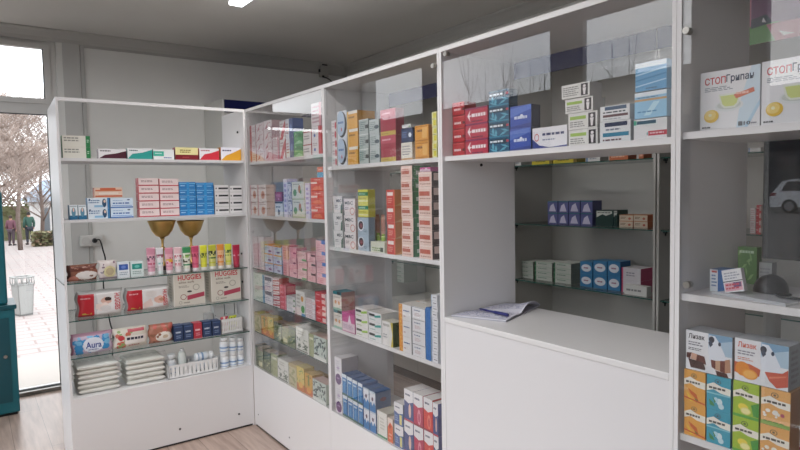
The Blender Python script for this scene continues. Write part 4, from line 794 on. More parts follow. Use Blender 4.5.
TB = [(146, 155.4, 248, 'd9a4b4', 'c88a9c', 'e4d6da', [(6, '7a3a58'), (7, '5a2a44'), (4, 'b84a6a'), (8, '5a4a5a')], 'pink baby cream tube with dark animal drawing'),
      (155.9, 163.2, 248, 'dfe0e2', 'd8d4d8', 'd8e6e2', [(9, '8a5060'), (8, 'a86070'), (4, '8fb8b4')], 'white cream tube with pale aqua cap'),
      (164.5, 173, 248, 'dfa8b6', 'd08a9c', 'e6dadc', [(7, 'c83a58'), (6, 'd8b04a'), (5, 'e0a040'), (4, 'b82a4a')], 'pink cream tube with yellow heart'),
      (173.5, 181.6, 247.5, 'e2d4d4', 'dcb8bc', 'e4dcdc', [(8, 'b04a5a'), (7, 'c86a70'), (5, '5a8a6a'), (3, 'c87a80')], 'pale pink cream tube with coral marks'),
      (182, 190.4, 247, 'dcdccc', '3f8a58', 'e0e0dc', [(8, '6a9a4a'), (7, '9ab86a'), (5, '3a4a2a'), (4, '4a3a2a')], 'cream tube with green top'),
      (191, 198.8, 246, 'd2647e', 'c04c6c', 'e4dade', [(8, '8a2a44'), (7, '9a3450'), (6, 'b84a62')], 'deep pink cream tube'),
      (199.4, 207, 245.5, 'd0cf48', 'd8d83c', 'e4e4dc', [(8, '3a4a1c'), (7, '4a5a24'), (6, '6a7a30')], 'bright yellow cream tube'),
      (207.8, 216, 245, 'c9c77a', 'b8b83c', 'e2e2da', [(9, '1c2418'), (8, '2a3020'), (7, '3a4a24'), (5, '4a6a2a')], 'olive yellow cream tube with black print'),
      (216.4, 224, 244.5, 'e0b48c', 'd98a3c', 'e6e0d8', [(6, 'c8602c'), (5, 'b8502c'), (8, 'd8a070')], 'orange cream tube'),
      (224.4, 231.6, 244, 'd3cf7c', 'c8cc3a', 'e4e2da', [(9, '4a6a2a'), (8, '5a6a3a'), (6, '8aa04a')], 'lime topped cream tube'),
      (232.2, 239.6, 245, 'b02c48', 'a42440', '98203a', [(6, 'd8a0ac')], 'dark red cream tube, last on the right')]
for i, (p0, p1, yt, bd, bn, cp, mk, lb) in enumerate(TB):
    a, b, h = dims_a(p0, p1, yt, .06, 1.0665)
    cream_tube(b-a-.002, h, bd, bn, cp, mk, (a+b)/2, .062, 1.0668, lb+' on the glass shelf', i)
# trophies
for i, (p0, p1, lb) in enumerate([(147.5, 175.5, 'gold trophy cup on the left, behind the pink cream tubes'), (177, 203.5, 'gold trophy cup on the right, behind the yellow cream tubes')]):
    y = .27; a = hit(p0, 222, 1, y); b = hit(p1, 222, 1, y); w = (b.x-a.x)/2; zt = hit((p0+p1)/2, 220.5, 1, y).z; h = zt-1.0668; x = (a.x+b.x)/2
    t = thing('trophy_cup', lb, 'trophy', (x, y, 1.0668), 0, 'gold trophy cups')
    mb = MB(); mb.lathe([(.034, 0), (.034, .022), (.028, .026)], mat('3a3028', .3), 28); lab(mb.build('base', t), 'dark round base')
    mb = MB(); prof = [(.022, .0262), (.016, .04), (.008, .055), (.007, h*.38), (.015, h*.42), (.016, h*.45), (.007, h*.48), (.008, h*.60), (.016, h*.64)]
    mb.lathe(prof, GOLD, 20); mb.build('stem', t)
    z0 = h*.643; mb = MB()
    pr = [(.012, z0), (.02, z0+.008), (w*.45, z0+(h-z0)*.14), (w*.74, z0+(h-z0)*.42), (w*.91, z0+(h-z0)*.8), (w, h-.003), (w, h), (w*.95, h), (w*.70, z0+(h-z0)*.47), (w*.40, z0+(h-z0)*.19), (.012, z0+.012)]
    mb.lathe(pr, GOLD, 36, caps=True); mb.build('bowl', t)
# bagged underpads at the bottom left
def pad_bag(p0, p1, yt, n, label, seed):
    a, b, h = dims_a(p0, p1, yt, .06, .4085); rnd = random.Random(seed); w = b-a-.006; d = .24
    t = thing('underpad_bag', label, 'bag of pads', ((a+b)/2, .045, .4088), 0, 'clear bags of folded pads')
    hh = h*.86/n
    for k in range(n):
        mb = MB(); nx = 18; z = k*hh; col = mat(('e6e4dc', 'dddbd2', 'eae9e2')[k % 3], .9); ph = rnd.random()*6
        dx = rnd.uniform(-.004, .004)
        ring = []
        for i in range(nx+1):
            u = i/nx; x = (u-.5)*(w-.024)+dx; zz = z+.003*math.sin(u*7+ph)*0
            e = (1-abs(2*u-1)**8)**.5*hh*.5
            ring.append((x, e))
        for (yy0, yy1) in ((.008, d-.01),):
            m = len(mb.v)
            segs = 8
            for (x, e) in ring:
                for s2 in range(segs):
                    # rounded front fold: superellipse across y
                    ang = 2*PI*s2/segs+PI/8
                    cy = (yy0+yy1)/2; ry = (yy1-yy0)/2
                    c_, s_ = math.cos(ang), math.sin(ang)
                    mb.v.append((x, cy+ry*math.copysign(abs(c_)**.35, c_)*(1 if e > 0 else .99), z+hh/2+max(e, .0006)*.96*math.copysign(abs(s_)**.4, s_)+.0012*math.sin(x*60+ph)*.0))
            for i in range(nx):
                for s2 in range(segs):
                    mb.f.append((m+i*segs+s2, m+i*segs+(s2+1)%segs, m+(i+1)*segs+(s2+1)%segs, m+(i+1)*segs+s2)); mb.m.append(mb.mi(col)); mb.sm.append(True)
            mb.f.append(tuple(m+s2 for s2 in range(segs))); mb.m.append(0); mb.sm.append(False)
            mb.f.append(tuple(m+nx*segs+s2 for s2 in range(segs))[::-1]); mb.m.append(0); mb.sm.append(False)
        mb.build('folded_pad', t)
    mb = MB(); nx, nz = 22, 12                                    # crinkled clear film over the front, top and sides
    def film(u, v):
        x = (u-.5)*w; z = v*h; crk = .004*math.sin(31*u+9*v+seed)+.003*math.sin(57*u-23*v)
        if v > .82: z = h*.82+(v-.82)*h*.9+.004*math.sin(40*u)
        y = .002+crk*.6+(0 if v < .82 else (v-.82)*.25)
        return (x, y, z)
    k = len(mb.v)
    for j in range(nz+1):
        for i in range(nx+1): mb.v.append(film(i/nx, j/nz))
    for j in range(nz):
        for i in range(nx):
            q = k+j*(nx+1)+i; mb.f.append((q, q+1, q+nx+2, q+nx+1)); mb.m.append(mb.mi(PLASTIC)); mb.sm.append(True)
    o = mb.build('clear_wrapper', t); sd = o.modifiers.new('film', 'SOLIDIFY'); sd.thickness = .0006; sd.offset = 1
pad_bag(73.8, 121.5, 363, 6, 'clear bag of stacked white pads at the bottom left corner', 1)
pad_bag(122.5, 167, 358, 5, 'clear bag of stacked white pads beside the white basket', 5)
# white baskets
def basket(p0, p1, yt, s, z, d, label):
    a, b, h = dims_a(p0, p1, yt, s, z); w = b-a-.002; M = mat('e0dfde', .4); mb = MB(); t = .0025; ta = .92
    def wall(P0, P1, n):
        P0, P1 = Vector(P0), Vector(P1); L = (P1-P0); nn = Vector((-L.y, L.x, 0)).normalized()*t
        def seg(u0, u1, z0, z1):
            q0 = P0+L*u0; q1 = P0+L*u1
            mb.v.extend([tuple(q0+Vector((0,0,z0))), tuple(q1+Vector((0,0,z0))), tuple(q1+nn+Vector((0,0,z0))), tuple(q0+nn+Vector((0,0,z0))),
                         tuple(q0+Vector((0,0,z1))), tuple(q1+Vector((0,0,z1))), tuple(q1+nn+Vector((0,0,z1))), tuple(q0+nn+Vector((0,0,z1)))])
            k = len(mb.v)-8
            for f in ((0,1,5,4),(1,2,6,5),(2,3,7,6),(3,0,4,7),(4,5,6,7),(3,2,1,0)): mb.f.append(tuple(k+j for j in f)); mb.m.append(mb.mi(M)); mb.sm.append(False)
        seg(0, 1, 0, h*.18); seg(0, 1, h*.82, h)
        for i in range(n+1):
            c = i/n; seg(max(0, c-.38/n), min(1, c+.38/n), h*.18, h*.82)
    wall((-w/2, 0, 0), (w/2, 0, 0), 12); wall((w/2, 0, 0), (w/2, d, 0), 6); wall((w/2, d, 0), (-w/2, d, 0), 12); wall((-w/2, d, 0), (-w/2, 0, 0), 6)
    mb.box((-w/2, 0, 0), (w/2, d, .003), M)
    o = mb.build('plastic_basket', None, ((a+b)/2, s, z+.0005)); tag(o, label, 'basket', 'white slotted baskets'); return (a+b)/2, w, h
bx = basket(221, 242.8, 320, .03, .6395, .13, 'white slotted basket on the lower glass shelf right of navy boxes')
bb = basket(168.5, 218.5, 366.5, .03, .4085, .16, 'long white slotted basket on the bottom shelf holding bottles')
def jar(x, y, z, r, h, label, lidh=.25, grp='white jars with blue label', lying=False, rz=0):
    mb = MB(); hb = h*(1-lidh); lw, lb_ = mat('e2e4e6', .3), mat('7f9cc0', .4)
    mb.lathe([(r*.93, 0), (r, .003), (r, hb*.16, lb_), (r, hb*.22, mat('dfe4ea', .4)), (r, hb*.42, lb_), (r, hb*.56, mat('dfe4ea', .4)), (r, hb*.8), (r*.96, hb*.93), (r*.86, hb)], lw, 22)
    o = mb.build('medicine_jar', None, (x, y, z)); tag(o, label, 'jar', grp)
    c = MB(); rr = r*.9; c.lathe([(rr, hb+.0006), (rr, h-.002), (rr*.94, h)], mat('e6e7e8', .35), 22); c.build('lid', o)
    if lying: o.rotation_euler = (0, PI/2, rz)
    return o
cn = 0
for (p0, p1, c_) in ((219.3, 228.2, 'left'), (228.6, 236.2, 'middle'), (236.6, 243, 'right')):
    a, b, h = dims_a(p0, p1, 338, .06, .4085); r = (b-a)/2-.001; x = (a+b)/2
    hh = min(.112, (dims_a(p0, p1, 338, .06, .4085)[2])/2-.001)
    for lv, nm in ((0, 'lower'), (1, 'upper')):
        jar(x, .06, .4088+lv*(hh+.0006), r, hh, '%s white jar in the %s column, bottom right corner of left display' % (nm, c_))
# things in the baskets
jar(bb[0]-bb[1]*.38, .10, .4125, .027, .135, 'white jar standing at the left end inside the long basket', grp='bottles in the long basket')
mb = MB(); mb.lathe([(.024, 0), (.025, .01), (.025, .12), (.02, .138), (.012, .144)], mat('d9ddd8', .35), 20)
o = mb.build('lotion_bottle', None, (bb[0]-bb[1]*.17, .10, .4125)); tag(o, 'plain white lotion bottle standing in the long basket', 'bottle', 'bottles in the long basket')
c_ = MB(); c_.lathe([(.013, .1445), (.013, .160), (.011, .162)], mat('e6e7e8', .35), 16); c_.build('cap', o)
jar(bb[0]-bb[1]*.0-.01, .072, .4475, .028, .095, 'white bottle lying lowest in the long basket', grp='bottles in the long basket', lying=True, rz=.1)
jar(bb[0]+bb[1]*.22-.01, .072, .4475, .028, .075, 'white bottle lying at the right end of long basket', grp='bottles in the long basket', lying=True, rz=-.05)
jar(bb[0]+bb[1]*.18-.035, .075, .506, .027, .115, 'blue labelled white bottle lying on top of others in long basket', grp='bottles in the long basket', lying=True, rz=.05)
for k, (dx, c1, c2, lb) in enumerate([(-.032, 'b8384a', 'e0c8c0', 'red and white sachet pack sticking out of the small basket'), (.026, 'b9bf3c', '4a4a2a', 'yellow sachet pack sticking out of the small basket')]):
    me = pouch('sachet_pack', .05, .098, .03, c1, 'x .1 .6 .9 .95 5 %s .1 1;r .1 .2 .9 .4 %s' % (c2, c2), seed=30+k, nx=20, nz=20)
    o = link('sachet_pack', me, None, (bx[0]+dx, .075, .6435)); tag(o, lb, 'sachet pack')
# aqua/peach tubes in the display tray of the middle bay
def stick(y, x, z, r, h, c1, c2, label, grp):
    mb = MB(); mb.lathe([(r*.9, 0), (r, .004), (r, h*.55, mat(c2, .35)), (r, h*.9), (r*.7, h)], mat(c1, .35), 14)
    o = mb.build('balm_stick', None, (x, y, z)); tag(o, label, 'balm stick', grp)
    c = MB(); c.lathe([(r*.72, h+.0004), (r*.72, h+.006), (r*.6, h+.008)], mat(c2, .35), 12); c.build('cap', o)
ys = [hit(p, 235, 0, .083).y for p in (373, 378.2, 383.4)]; hl = [hit(p, t, 0, .083).z-1.2735-.008 for p, t in ((373, 226.5), (378.2, 233), (383.4, 234))]
tz = 1.2735
for i, y in enumerate(ys):
    stick(y, .083, tz, .0115, hl[i], 'c4d48c', '9cc04c', '%s lime balm stick behind the small display tray, middle bay' % ('left', 'middle', 'right')[i], 'lime balm sticks behind the tray')
for i, p in enumerate((377.5, 383)):
    y = hit(p, 216, 0, .112).y; h = hit(p, 214.5, 0, .112).z-tz-.008
    stick(y, .112, tz, .012, h, 'dcae9c', 'd09484', '%s tall peach balm stick rising behind the display tray' % ('left', 'right')[i], 'tall peach balm sticks')
# ivory pump bottle between the orange-motif boxes and plum box
y = hit(271, 200, 0, .07).y; mb = MB(); mb.lathe([(.012, 0), (.013, .004), (.013, .08), (.009, .088)], mat('2f6a60', .3), 16)
o = mb.build('drops_bottle', None, (.07, y, 1.4108)); tag(o, 'dark teal bottle with white cap, second shelf of corner bay', 'bottle')
c = MB(); c.lathe([(.013, .0884), (.013, .116), (.011, .118)], mat('e2e2e0', .35), 16); lab(c.build('cap', o), 'white cap')

# ------------------------------------------------------------------ counter: notebook and pen
def notebook():
    t = thing('notebook', 'open paper notebook with a curled right page on the counter', 'notebook', (0, 0, 1.0552))
    A = hit(448, 315.5, 2, 1.056); B = hit(506, 322, 2, 1.056); Cc = hit(540, 306, 2, 1.056); Dd = hit(484, 299, 2, 1.056)
    A, B, Cc, Dd = [Vector((p.x, p.y, 0)) for p in (A, B, Cc, Dd)]
    A.x = max(A.x, .012); Dd.y = min(Dd.y, -2.0); A.y = min(A.y, -2.0)
    paper = mat('d9d8e2', .7); line = mat('8e90ac', .8); cover = mat('b6b4be', .6)
    def surf(u, v, lift):              # u across the spread (near to far), v along the counter
        p = A.lerp(B, v).lerp(Dd.lerp(Cc, v), u)
        z = .004+lift
        hump = math.sin(min(1, max(0, (u-.42)/.58))*PI)**.8 if u > .42 else 0
        z += hump*(.008+.022*v**2.2) + .004*max(0, 1-abs(u-.25)/.25)
        return (p.x, p.y, z)
    mb = MB(); nu, nv = 26, 22; k0 = 0
    for lift in (0, .0035):
        for j in range(nu+1):
            for i in range(nv+1): mb.v.append(surf(j/nu, i/nv, lift))
    n1 = (nu+1)*(nv+1)
    for j in range(nu):
        for i in range(nv):
            q = j*(nv+1)+i
            mb.f.append((n1+q, n1+q+1, n1+q+nv+2, n1+q+nv+1)[::-1]); mb.m.append(mb.mi(paper)); mb.sm.append(True)
            mb.f.append((q, q+1, q+nv+2, q+nv+1)); mb.m.append(mb.mi(paper)); mb.sm.append(True)
    for i in range(nv):
        for q in (i, nu*(nv+1)+i): mb.f.append((q, q+1, n1+q+1, n1+q)); mb.m.append(mb.mi(paper)); mb.sm.append(False)
    for j in range(nu):
        for q in (j*(nv+1), j*(nv+1)+nv): mb.f.append((q, q+nv+1, n1+q+nv+1, n1+q)); mb.m.append(mb.mi(paper)); mb.sm.append(False)
    mb.build('pages', t)
    pg = [MB(), MB()]; rnd = random.Random(4)
    for r in range(20):                 # ruled lines and handwriting
        u = .05+.9*r/20
        if .38 < u < .46: continue
        lb = pg[u > .4]
        for i in range(nv):
            v0, v1 = .04+.92*i/nv, .04+.92*(i+1)/nv
            a, b = Vector(surf(u, v0, .0039)), Vector(surf(u, v1, .0039)); c, d = Vector(surf(u+.006, v1, .0039)), Vector(surf(u+.006, v0, .0039))
            lb.face([a, b, c, d], line)
            if rnd.random() < .45:
                a, b = Vector(surf(u+.010, v0, .0039)), Vector(surf(u+.010, v1-.01, .0039)); c, d = Vector(surf(u+.026, v1-.012, .0039)), Vector(surf(u+.022, v0, .0039))
                lb.face([a, b, c, d], mat('7a7fa8', .8))
    for lb in pg: lab(lb.build('ruled_lines', t), 'blue ruled and handwritten lines')
    cb = MB(); q = [Vector((p.x, p.y, 0)) for p in (A, B, Cc, Dd)]
    for z0, z1 in ((0, .0028),):
        top = [Vector((p.x, p.y, z1)) for p in q]; bot = [Vector((p.x, p.y, z0)) for p in q]
        cb.face(top, cover); cb.face(bot[::-1], cover)
        for i in range(4): j = (i+1) % 4; cb.face([bot[i], bot[j], top[j], top[i]], cover)
    cb.build('cover', t)
notebook()
p0 = hit(478.5, 308.5, 2, 1.075); p1 = hit(508, 315, 2, 1.075); p1 = p0+(p1-p0)
d = (p1-p0); mb = MB(); PEN = mat('22266a', .3)
mb.tube([p0+d*.55, p0+d*.6, p0+d*.98, p1], .0062, PEN, 12); pen = mb.build('ballpoint_pen'); tag(pen, 'dark blue ballpoint pen lying across the open notebook', 'pen')
mb = MB(); mb.tube([p0+d*.06, p0+d*.549], .0042, PEN, 10); mb.build('barrel', pen)
mb = MB(); mb.tube([p0+d*.0, p0+d*.059], .001, STEEL, 8, .0038); lab(mb.build('tip', pen), 'small metal tip')

# ------------------------------------------------------------------ right bay: monitor, mouse, small packs
zb = 1.272
desk = thing('staff_desk', 'pale desk top joining the right bay behind the monitor', 'desk', (.7, -3.42, 0))
mb = MB(); mb.box((-.37, -.50, 1.236), (.26, .46, 1.262), mat('c9c8c4', .4)); mb.build('desktop', desk)
for sx, sy in ((-.26, -.46), (.22, -.46), (-.26, .42), (.22, .42)): mb = MB(); mb.box((sx, sy, 0), (sx+.035, sy+.035, 1.2355), mat('b5b4b0', .4)); mb.build('leg', desk)
mon = thing('computer_monitor', 'large glossy black monitor standing behind the right bay', 'monitor', (.62, -3.2, 1.2625))
X = .60; y0 = hit(762.5, 200, 0, X).y-(-3.2); zt = hit(763, 135.5, 0, X).z-1.2625; zl = hit(763, 258.5, 0, X).z-1.2625
mb = MB(); mb.box((-.02, y0-.62, zl), (.012, y0, zt), mat('1d1e22', .12)); bevel(mb.build('back_shell', mon), .004)
mb = MB(); mb.box((.0122, y0-.61, zl+.01), (.016, y0-.01, zt-.01), mat('101114', .1)); mb.build('screen', mon)
mb = MB(); mb.box((-.045, y0-.50, .0102), (-.0205, y0-.42, zl+.16), BLACK); mb.build('stand_neck', mon)
mb = MB(); mb.lathe([(.09, 0), (.09, .006), (.08, .010)], BLACK, 30, c=(-.02, y0-.46, 0), sy=1); mb.build('stand_base', mon)
# mouse (dark dome)
xm = .185; ya = hit(755, 293, 0, xm).y; yb = hit(787, 293, 0, xm).y; yc = (ya+yb)/2; r = abs(yb-ya)/2; hz = hit(770, 274.5, 0, xm).z-zb
mb = MB(); prof = [(r*math.cos(t), .004+(hz-.004)*math.sin(t)**.9) for t in [PI/2*i/9 for i in range(9)]]; mb.lathe([(r*.96, 0), (r, .003)]+prof[1:]+[(r*.06, hz)], mat('26262a', .35), 28, sy=1.35)
mo = mb.build('computer_mouse', None, (xm, yc, zb+.0005), PI/2); tag(mo, 'rounded black computer mouse on the right bay shelf', 'computer mouse')
mb = MB(); mb.box((-.003, -.012, hz-.006), (.003, .008, hz+.0008), mat('4a4a4e', .4)); mb.build('scroll_wheel', mo)
pts = [hit(x, y, 0, xx) for x, y, xx in ((778, 292, .26),)]
c0 = Vector((xm-.02, yc-.048, zb+.006)); pts = [c0, Vector((.13, -3.155, zb+.010)), Vector((.10, -3.135, zb+.0125)), Vector((.075, -3.16, zb+.0125)), Vector((.07, -3.20, zb+.0125)), Vector((.10, -3.25, zb+.0045)), Vector((.20, -3.32, zb+.0045))]
def smooth(pts, n=8):
    out = []
    for i in range(len(pts)-1):
        a = pts[max(i-1, 0)]; b = pts[i]; c = pts[i+1]; d = pts[min(i+2, len(pts)-1)]
        for k in range(n):
            t = k/n; out.append(.5*((2*b)+(c-a)*t+(2*a-5*b+4*c-d)*t*t+(3*b-a-3*c+d)*t**3))
    return out+[pts[-1]]
mb = MB(); mb.tube(smooth(pts), .0032, BLACK, 8); tag(mb.build('mouse_cable'), 'black cable curling over the right bay shelf edge', 'cable')
# document tray strip and packs
pa_, pb_ = hit(720, 293, 2, zb+.004), hit(793, 303, 2, zb+.004)
mb = MB(); mb.box((-.045, -.095, 0), (.045, .095, .005), mat('dddddb', .4)); mb.box((-.04, -.09, .005), (.04, .09, .0062), mat('c4c6cc', .3))
o = mb.build('document_folder', None, (.082, -3.105, zb+.0004), -.22); tag(o, 'thin pale folder lying in front of the black mouse', 'folder')
mb = MB(); mb.box((-.0465, -.097, .0), (-.0452, .097, .0062), mat('b4b6ba', .4)); mb.build('spine', o)
S('cartonA', '2f6fae', 'dfe2e8', '3a78b8', 'r .7 .1 1 .9 2a5c98;l .1 .3 .6 .7 2 8fb4dc;r 0 0 .12 1 e0e3ea', 'blue carton')
def lone(key, p0, p1, yt, s, z, label, cat, name='medicine_box', tilt=None, d=.05, rz=0, lift=0):
    a, b, h = span('B', s, p0, p1, yt, z); me = pkg_mesh(key, abs(b-a), h, d)
    o = link(name, me, None, (s, (a+b)/2, z+lift), 0, (0, 0, -PI/2+rz)); tag(o, label, cat)
    if tilt: o.rotation_euler = tilt
    return o
lone('bluewhite', 710, 728, 269, .10, zb+.0003, 'blue and white medicine carton left of the tilted pack', 'medicine box', d=.06)
lone('greenstand', 738, 757, 246.5, .29, zb+.0003, 'green leaf carton standing at the back of the right bay', 'medicine box', d=.03)
S('tilt', 'e2e2e4', 'c8c8cc', 'dcdce0', 'r .05 .05 .95 .42 d8a4b0;r .5 .2 .9 .42 6a3a70;l .1 .1 .9 .4 2 c03a50;l .1 .55 .9 .9 3 a0a4b0;r 0 .46 1 .5 3a4048', 'white and pink pack')
y = (hit(724, 280, 0, .075).y+hit(748, 280, 0, .075).y)/2; w = abs(hit(725, 280, 0, .075).y-hit(745, 280, 0, .075).y)
hh = hit(730, 269, 0, .075).z-zb
o = link('medicine_pack', pkg_mesh('tilt', w, hh*.86, .016), None, (.07, y, zb+.011), 0)
o.rotation_euler = (Matrix.Rotation(-PI/2, 3, 'Z') @ Matrix.Rotation(-.26, 3, 'Y') @ Matrix.Rotation(-.16, 3, 'X')).to_euler(); tag(o, 'white and pink pack leaning tilted beside the blue carton', 'medicine pack')
S('greyclear', 'a9aaa8', '8f908e', 'b4b5b2', 'l .1 .2 .9 .8 4 8a8c8e', 'grey pack')
lone('greyclear', 759, 772, 262, .29, zb+.0003, 'dull grey pack behind the mouse, right bay', 'medicine box', d=.03)

# ------------------------------------------------------------------ back wall fittings
q = hit(79, 236, 1, YB-.001); q2 = hit(105, 246, 1, YB-.001)
sx0, sx1, sz0, sz1 = q.x, q2.x-.02, 1.145, 1.235
so = thing('wall_socket', 'white double wall socket with black plug, seen through left display', 'socket', ((sx0+sx1)/2, YB-.016, (sz0+sz1)/2))
hw = (sx1-sx0)/2; hh = .045
mb = MB(); mb.box((-hw, -.034, -hh), (hw, 0, hh), mat('d6d4d0', .35)); bevel(mb.build('plate', so), .006)
for k in (-1, 1):
    mb = MB(); mb.tube([(k*hw*.5, -.042, 0), (k*hw*.5, -.0345, 0)], .032, mat('c9c7c3', .4), 24); o = mb.build('outlet', so)
pl = MB(); px_ = sx0+(sx1-sx0)*.62; pz = (sz0+sz1)/2
P0 = Vector((px_, YB-.059, pz)); pl.tube([P0, P0+Vector((0, -.02, 0)), P0+Vector((0, -.035, 0))], .021, BLACK, 16, .014); plug = pl.build('power_cable'); tag(plug, 'black power cable hanging from the white wall socket', 'cable')
pts = [P0+Vector((0, -.03, 0)), P0+Vector((.03, -.045, .005)), hit(103, 250, 1, YB-.09), hit(105.5, 262, 1, YB-.06), hit(103.5, 286, 1, YB-.05), hit(110, 322, 1, YB-.05), hit(113, 335, 1, YB-.05), hit(112, 365, 1, YB-.05)]
mb = MB(); mb.tube(smooth(pts), .0055, BLACK, 8); mb.build('cord', plug)
# small junction box with cable at the ceiling corner
q = hit(324, 71, 1, YB-.05)
jb = thing('junction_box', 'small white junction box high in the back corner', 'junction box', (q.x, YB-.02, q.z))
mb = MB(); mb.box((-.045, -.045, -.06), (.045, 0, .06), mat('b4b1ac', .5)); bevel(mb.build('housing', jb), .004)
mb = MB(); mb.box((-.03, -.05, .052), (.03, -.0452, .066), BLACK); mb.build('cable_entry', jb)
mb = MB(); mb.box((-.052, -.04, -.015), (-.0455, -.01, .015), BLACK); mb.build('cable_entry', jb)
mb = MB(); mb.tube([(-.02, -.047, -.07), (-.02, -.05, -.05)], .012, BLACK, 10); mb.tube(smooth([Vector((-.02, -.05, -.068)), Vector((.03, -.05, -.075)), Vector((.09, -.045, -.11)), Vector((.2, -.04, -.2)), Vector((.27, -.025, -.3))]), .006, BLACK, 8); mb.build('cord', jb)
# poster on the wall behind the right bay
PX_ = 1.36; a = hit(742, 47, 0, PX_-.016); mb = MB(); y1 = a.y; z1 = a.z
w, h = .62, .5
mb.box((PX_-.016, y1-w, z1), (PX_-.008, y1, z1+h), mat('c98aa0', .3))
po = mb.build('wall_poster'); tag(po, 'purple, pink and green poster hanging from staff cabinet behind the right bay', 'poster')
mb = MB()
for pl_, c in [([(0.06, .12), (1, .12), (1, 1), (.06, 1)], '6a3868'), ([(.3, .25), (.5, .55), (1, .75), (1, .2)], '7a4478'), ([(.0, 0), (.24, 0), (.24, .16), (.0, .16)], '5c9a50'), ([(.22, 0), (1, 0), (1, .14), (.16, .15)], 'b8707c'), ([(.06, .14), (.2, .16), (.16, .24), (.06, .22)], '1c3048'), ([(.13, .18), (.16, .17), (.14, .22)], 'e2e2e8'), ([(.24, .08), (.34, .035), (.27, .03)], 'e6e4e0'), ([(.28, .5), (.31, .5), (.33, .62), (.30, .62)], 'e6e2ea'), ([(.33, .52), (.44, .56), (.43, .6), (.34, .57)], 'e6e2ea')]:
    mb.face([(PX_-.0163-.0001*len(mb.f), y1-u*w, z1+v*h) for u, v in pl_], mat(c, .35))
mb.build('print', po)
# framed wall sheet hidden fixings: none
# ------------------------------------------------------------------ ceiling lamps
def lamp(x, y1, y0, label):
    t = thing('ceiling_light', label, 'ceiling light', (x, (y0+y1)/2, ZC-.0005), 0, 'linear ceiling lights'); L = (y1-y0)/2
    mb = MB(); mb.box((-.05, -L, -.03), (.05, L, 0), mat('e0e0e0', .4)); mb.build('housing', t)
    mb = MB(); mb.box((-.045, -L+.004, -.05), (.045, L-.004, -.0305), LAMPM); mb.build('diffuser', t)
    ld = bpy.data.lights.new('lamp_light', 'AREA'); ld.shape = 'RECTANGLE'; ld.size = .085; ld.size_y = 2*L-.02; ld.energy = LAMPW; ld.color = (1, .98, .96); ld.spread = math.radians(170)
    lo = bpy.data.objects.new('lamp_light', ld); COL.objects.link(lo); lo.parent = t; lo.location = (0, 0, -.052)
LAMPM = emis('lamp_diffuser', 'f6f8ff', 6.0); LAMPW = 16
lamp(.025, .17, -1.03, 'linear ceiling light whose far end shows at the top edge')
lamp(-.95, -1.2, -2.4, 'added unseen linear ceiling light over the customer area')  # lamp added out of view to light the bay fronts

# ------------------------------------------------------------------ teal payment terminal
TEAL = mat('1a6570', .35); TEALD = mat('104a54', .35)
k = thing('payment_terminal', 'teal payment terminal standing beside the glazed door', 'payment terminal', (-1.6, 1.25, 0))
q = hit(14.5, 306, 1, 1.25); xr = q.x+1.6; z1 = q.z
u = hit(7.6, 298, 1, 1.30).x+1.6; zt = hit(5, 191.5, 1, 1.3).z
mb = MB(); mb.box((-.33, 0, .02), (xr, .36, z1-.02), TEAL); bevel(mb.build('lower_cabinet', k), .006)
mb = MB(); mb.box((-.335, -.012, z1-.0195), (xr+.012, .36, z1+.012), TEALD); bevel(mb.build('ledge', k), .004)
mb = MB(); mb.box((-.33, .05, z1+.0125), (u, .36, zt), TEAL); bevel(mb.build('upper_housing', k), .012)
mb = MB(); mb.box((-.28, .044, z1+.1), (u-.05, .0495, zt-.06), mat('7f9aa4', .15)); lab(mb.build('screen', k), 'glossy grey screen')
mb = MB(); mb.box((-.30, -.004, .1), (xr-.04, -.0005, z1-.08), TEALD); d_ = mb.build('door', k)
mb = MB(); mb.tube([(xr-.07, -.012, z1*.55), (xr-.07, -.0045, z1*.55)], .012, STEEL, 14); mb.build('lock', d_)
mb = MB(); mb.box((-.32, .02, 0), (xr-.015, .34, .0195), BLACK); mb.build('foot', k)

# ------------------------------------------------------------------ outside
GZ = -1.05
mb = MB(); mb.box((-40, 3.4, GZ-.2), (60, 70, GZ), PAVEM); struct('ground', mb)
CONC = mat('aaa39c', .8)
mb = MB(); mb.box((-3.2, YB+.21, GZ), (1.2, 3.3, -.06), CONC); mb.box((-3.2, 3.3, GZ), (1.2, 3.65, -.23), CONC); mb.box((-3.2, 3.65, GZ), (1.2, 4.0, -.4), CONC); mb.box((-3.2, 4.0, GZ), (1.2, 4.35, -.57), CONC); mb.box((-3.2, 4.35, GZ), (1.2, 4.7, -.74), CONC); mb.box((-3.2, 4.7, GZ), (1.2, 5.05, -.9), CONC)
tag(mb.build('entrance_steps'), 'pale concrete landing and steps outside the glazed door', 'steps')
def gp(px, py): return hit(px, py, 2, GZ)
# litter bin
B0 = gp(24, 315); W = abs(hit(36, 315, 1, B0.y).x-hit(12.5, 315, 1, B0.y).x); Hh = hit(24, 276, 1, B0.y).z-GZ
bn = thing('litter_bin', 'grey litter bin on the paving outside the door', 'litter bin', (B0.x, B0.y, GZ), .35)
GR = mat('9a9b98', .6); w2 = W*.37
for i in range(4):
    a = i*PI/2; rot = Matrix.Rotation(a, 3, 'Z'); mb = MB(); zt = Hh*.78
    prof = [Vector((-w2*.82, -w2*.82, .04)), Vector((w2*.82, -w2*.82, .04)), Vector((w2, -w2, zt)), Vector((-w2, -w2, zt))]
    back = [p+Vector((0, .015, 0)) for p in prof]
    f = [rot@p for p in prof]; b = [rot@p for p in back]
    mb.face(f, GR); mb.face(b[::-1], GR)
    for j in range(4): m_ = (j+1) % 4; mb.face([f[j], b[j], b[m_], f[m_]], GR)
    mb.build('side_panel', bn)
mb = MB()
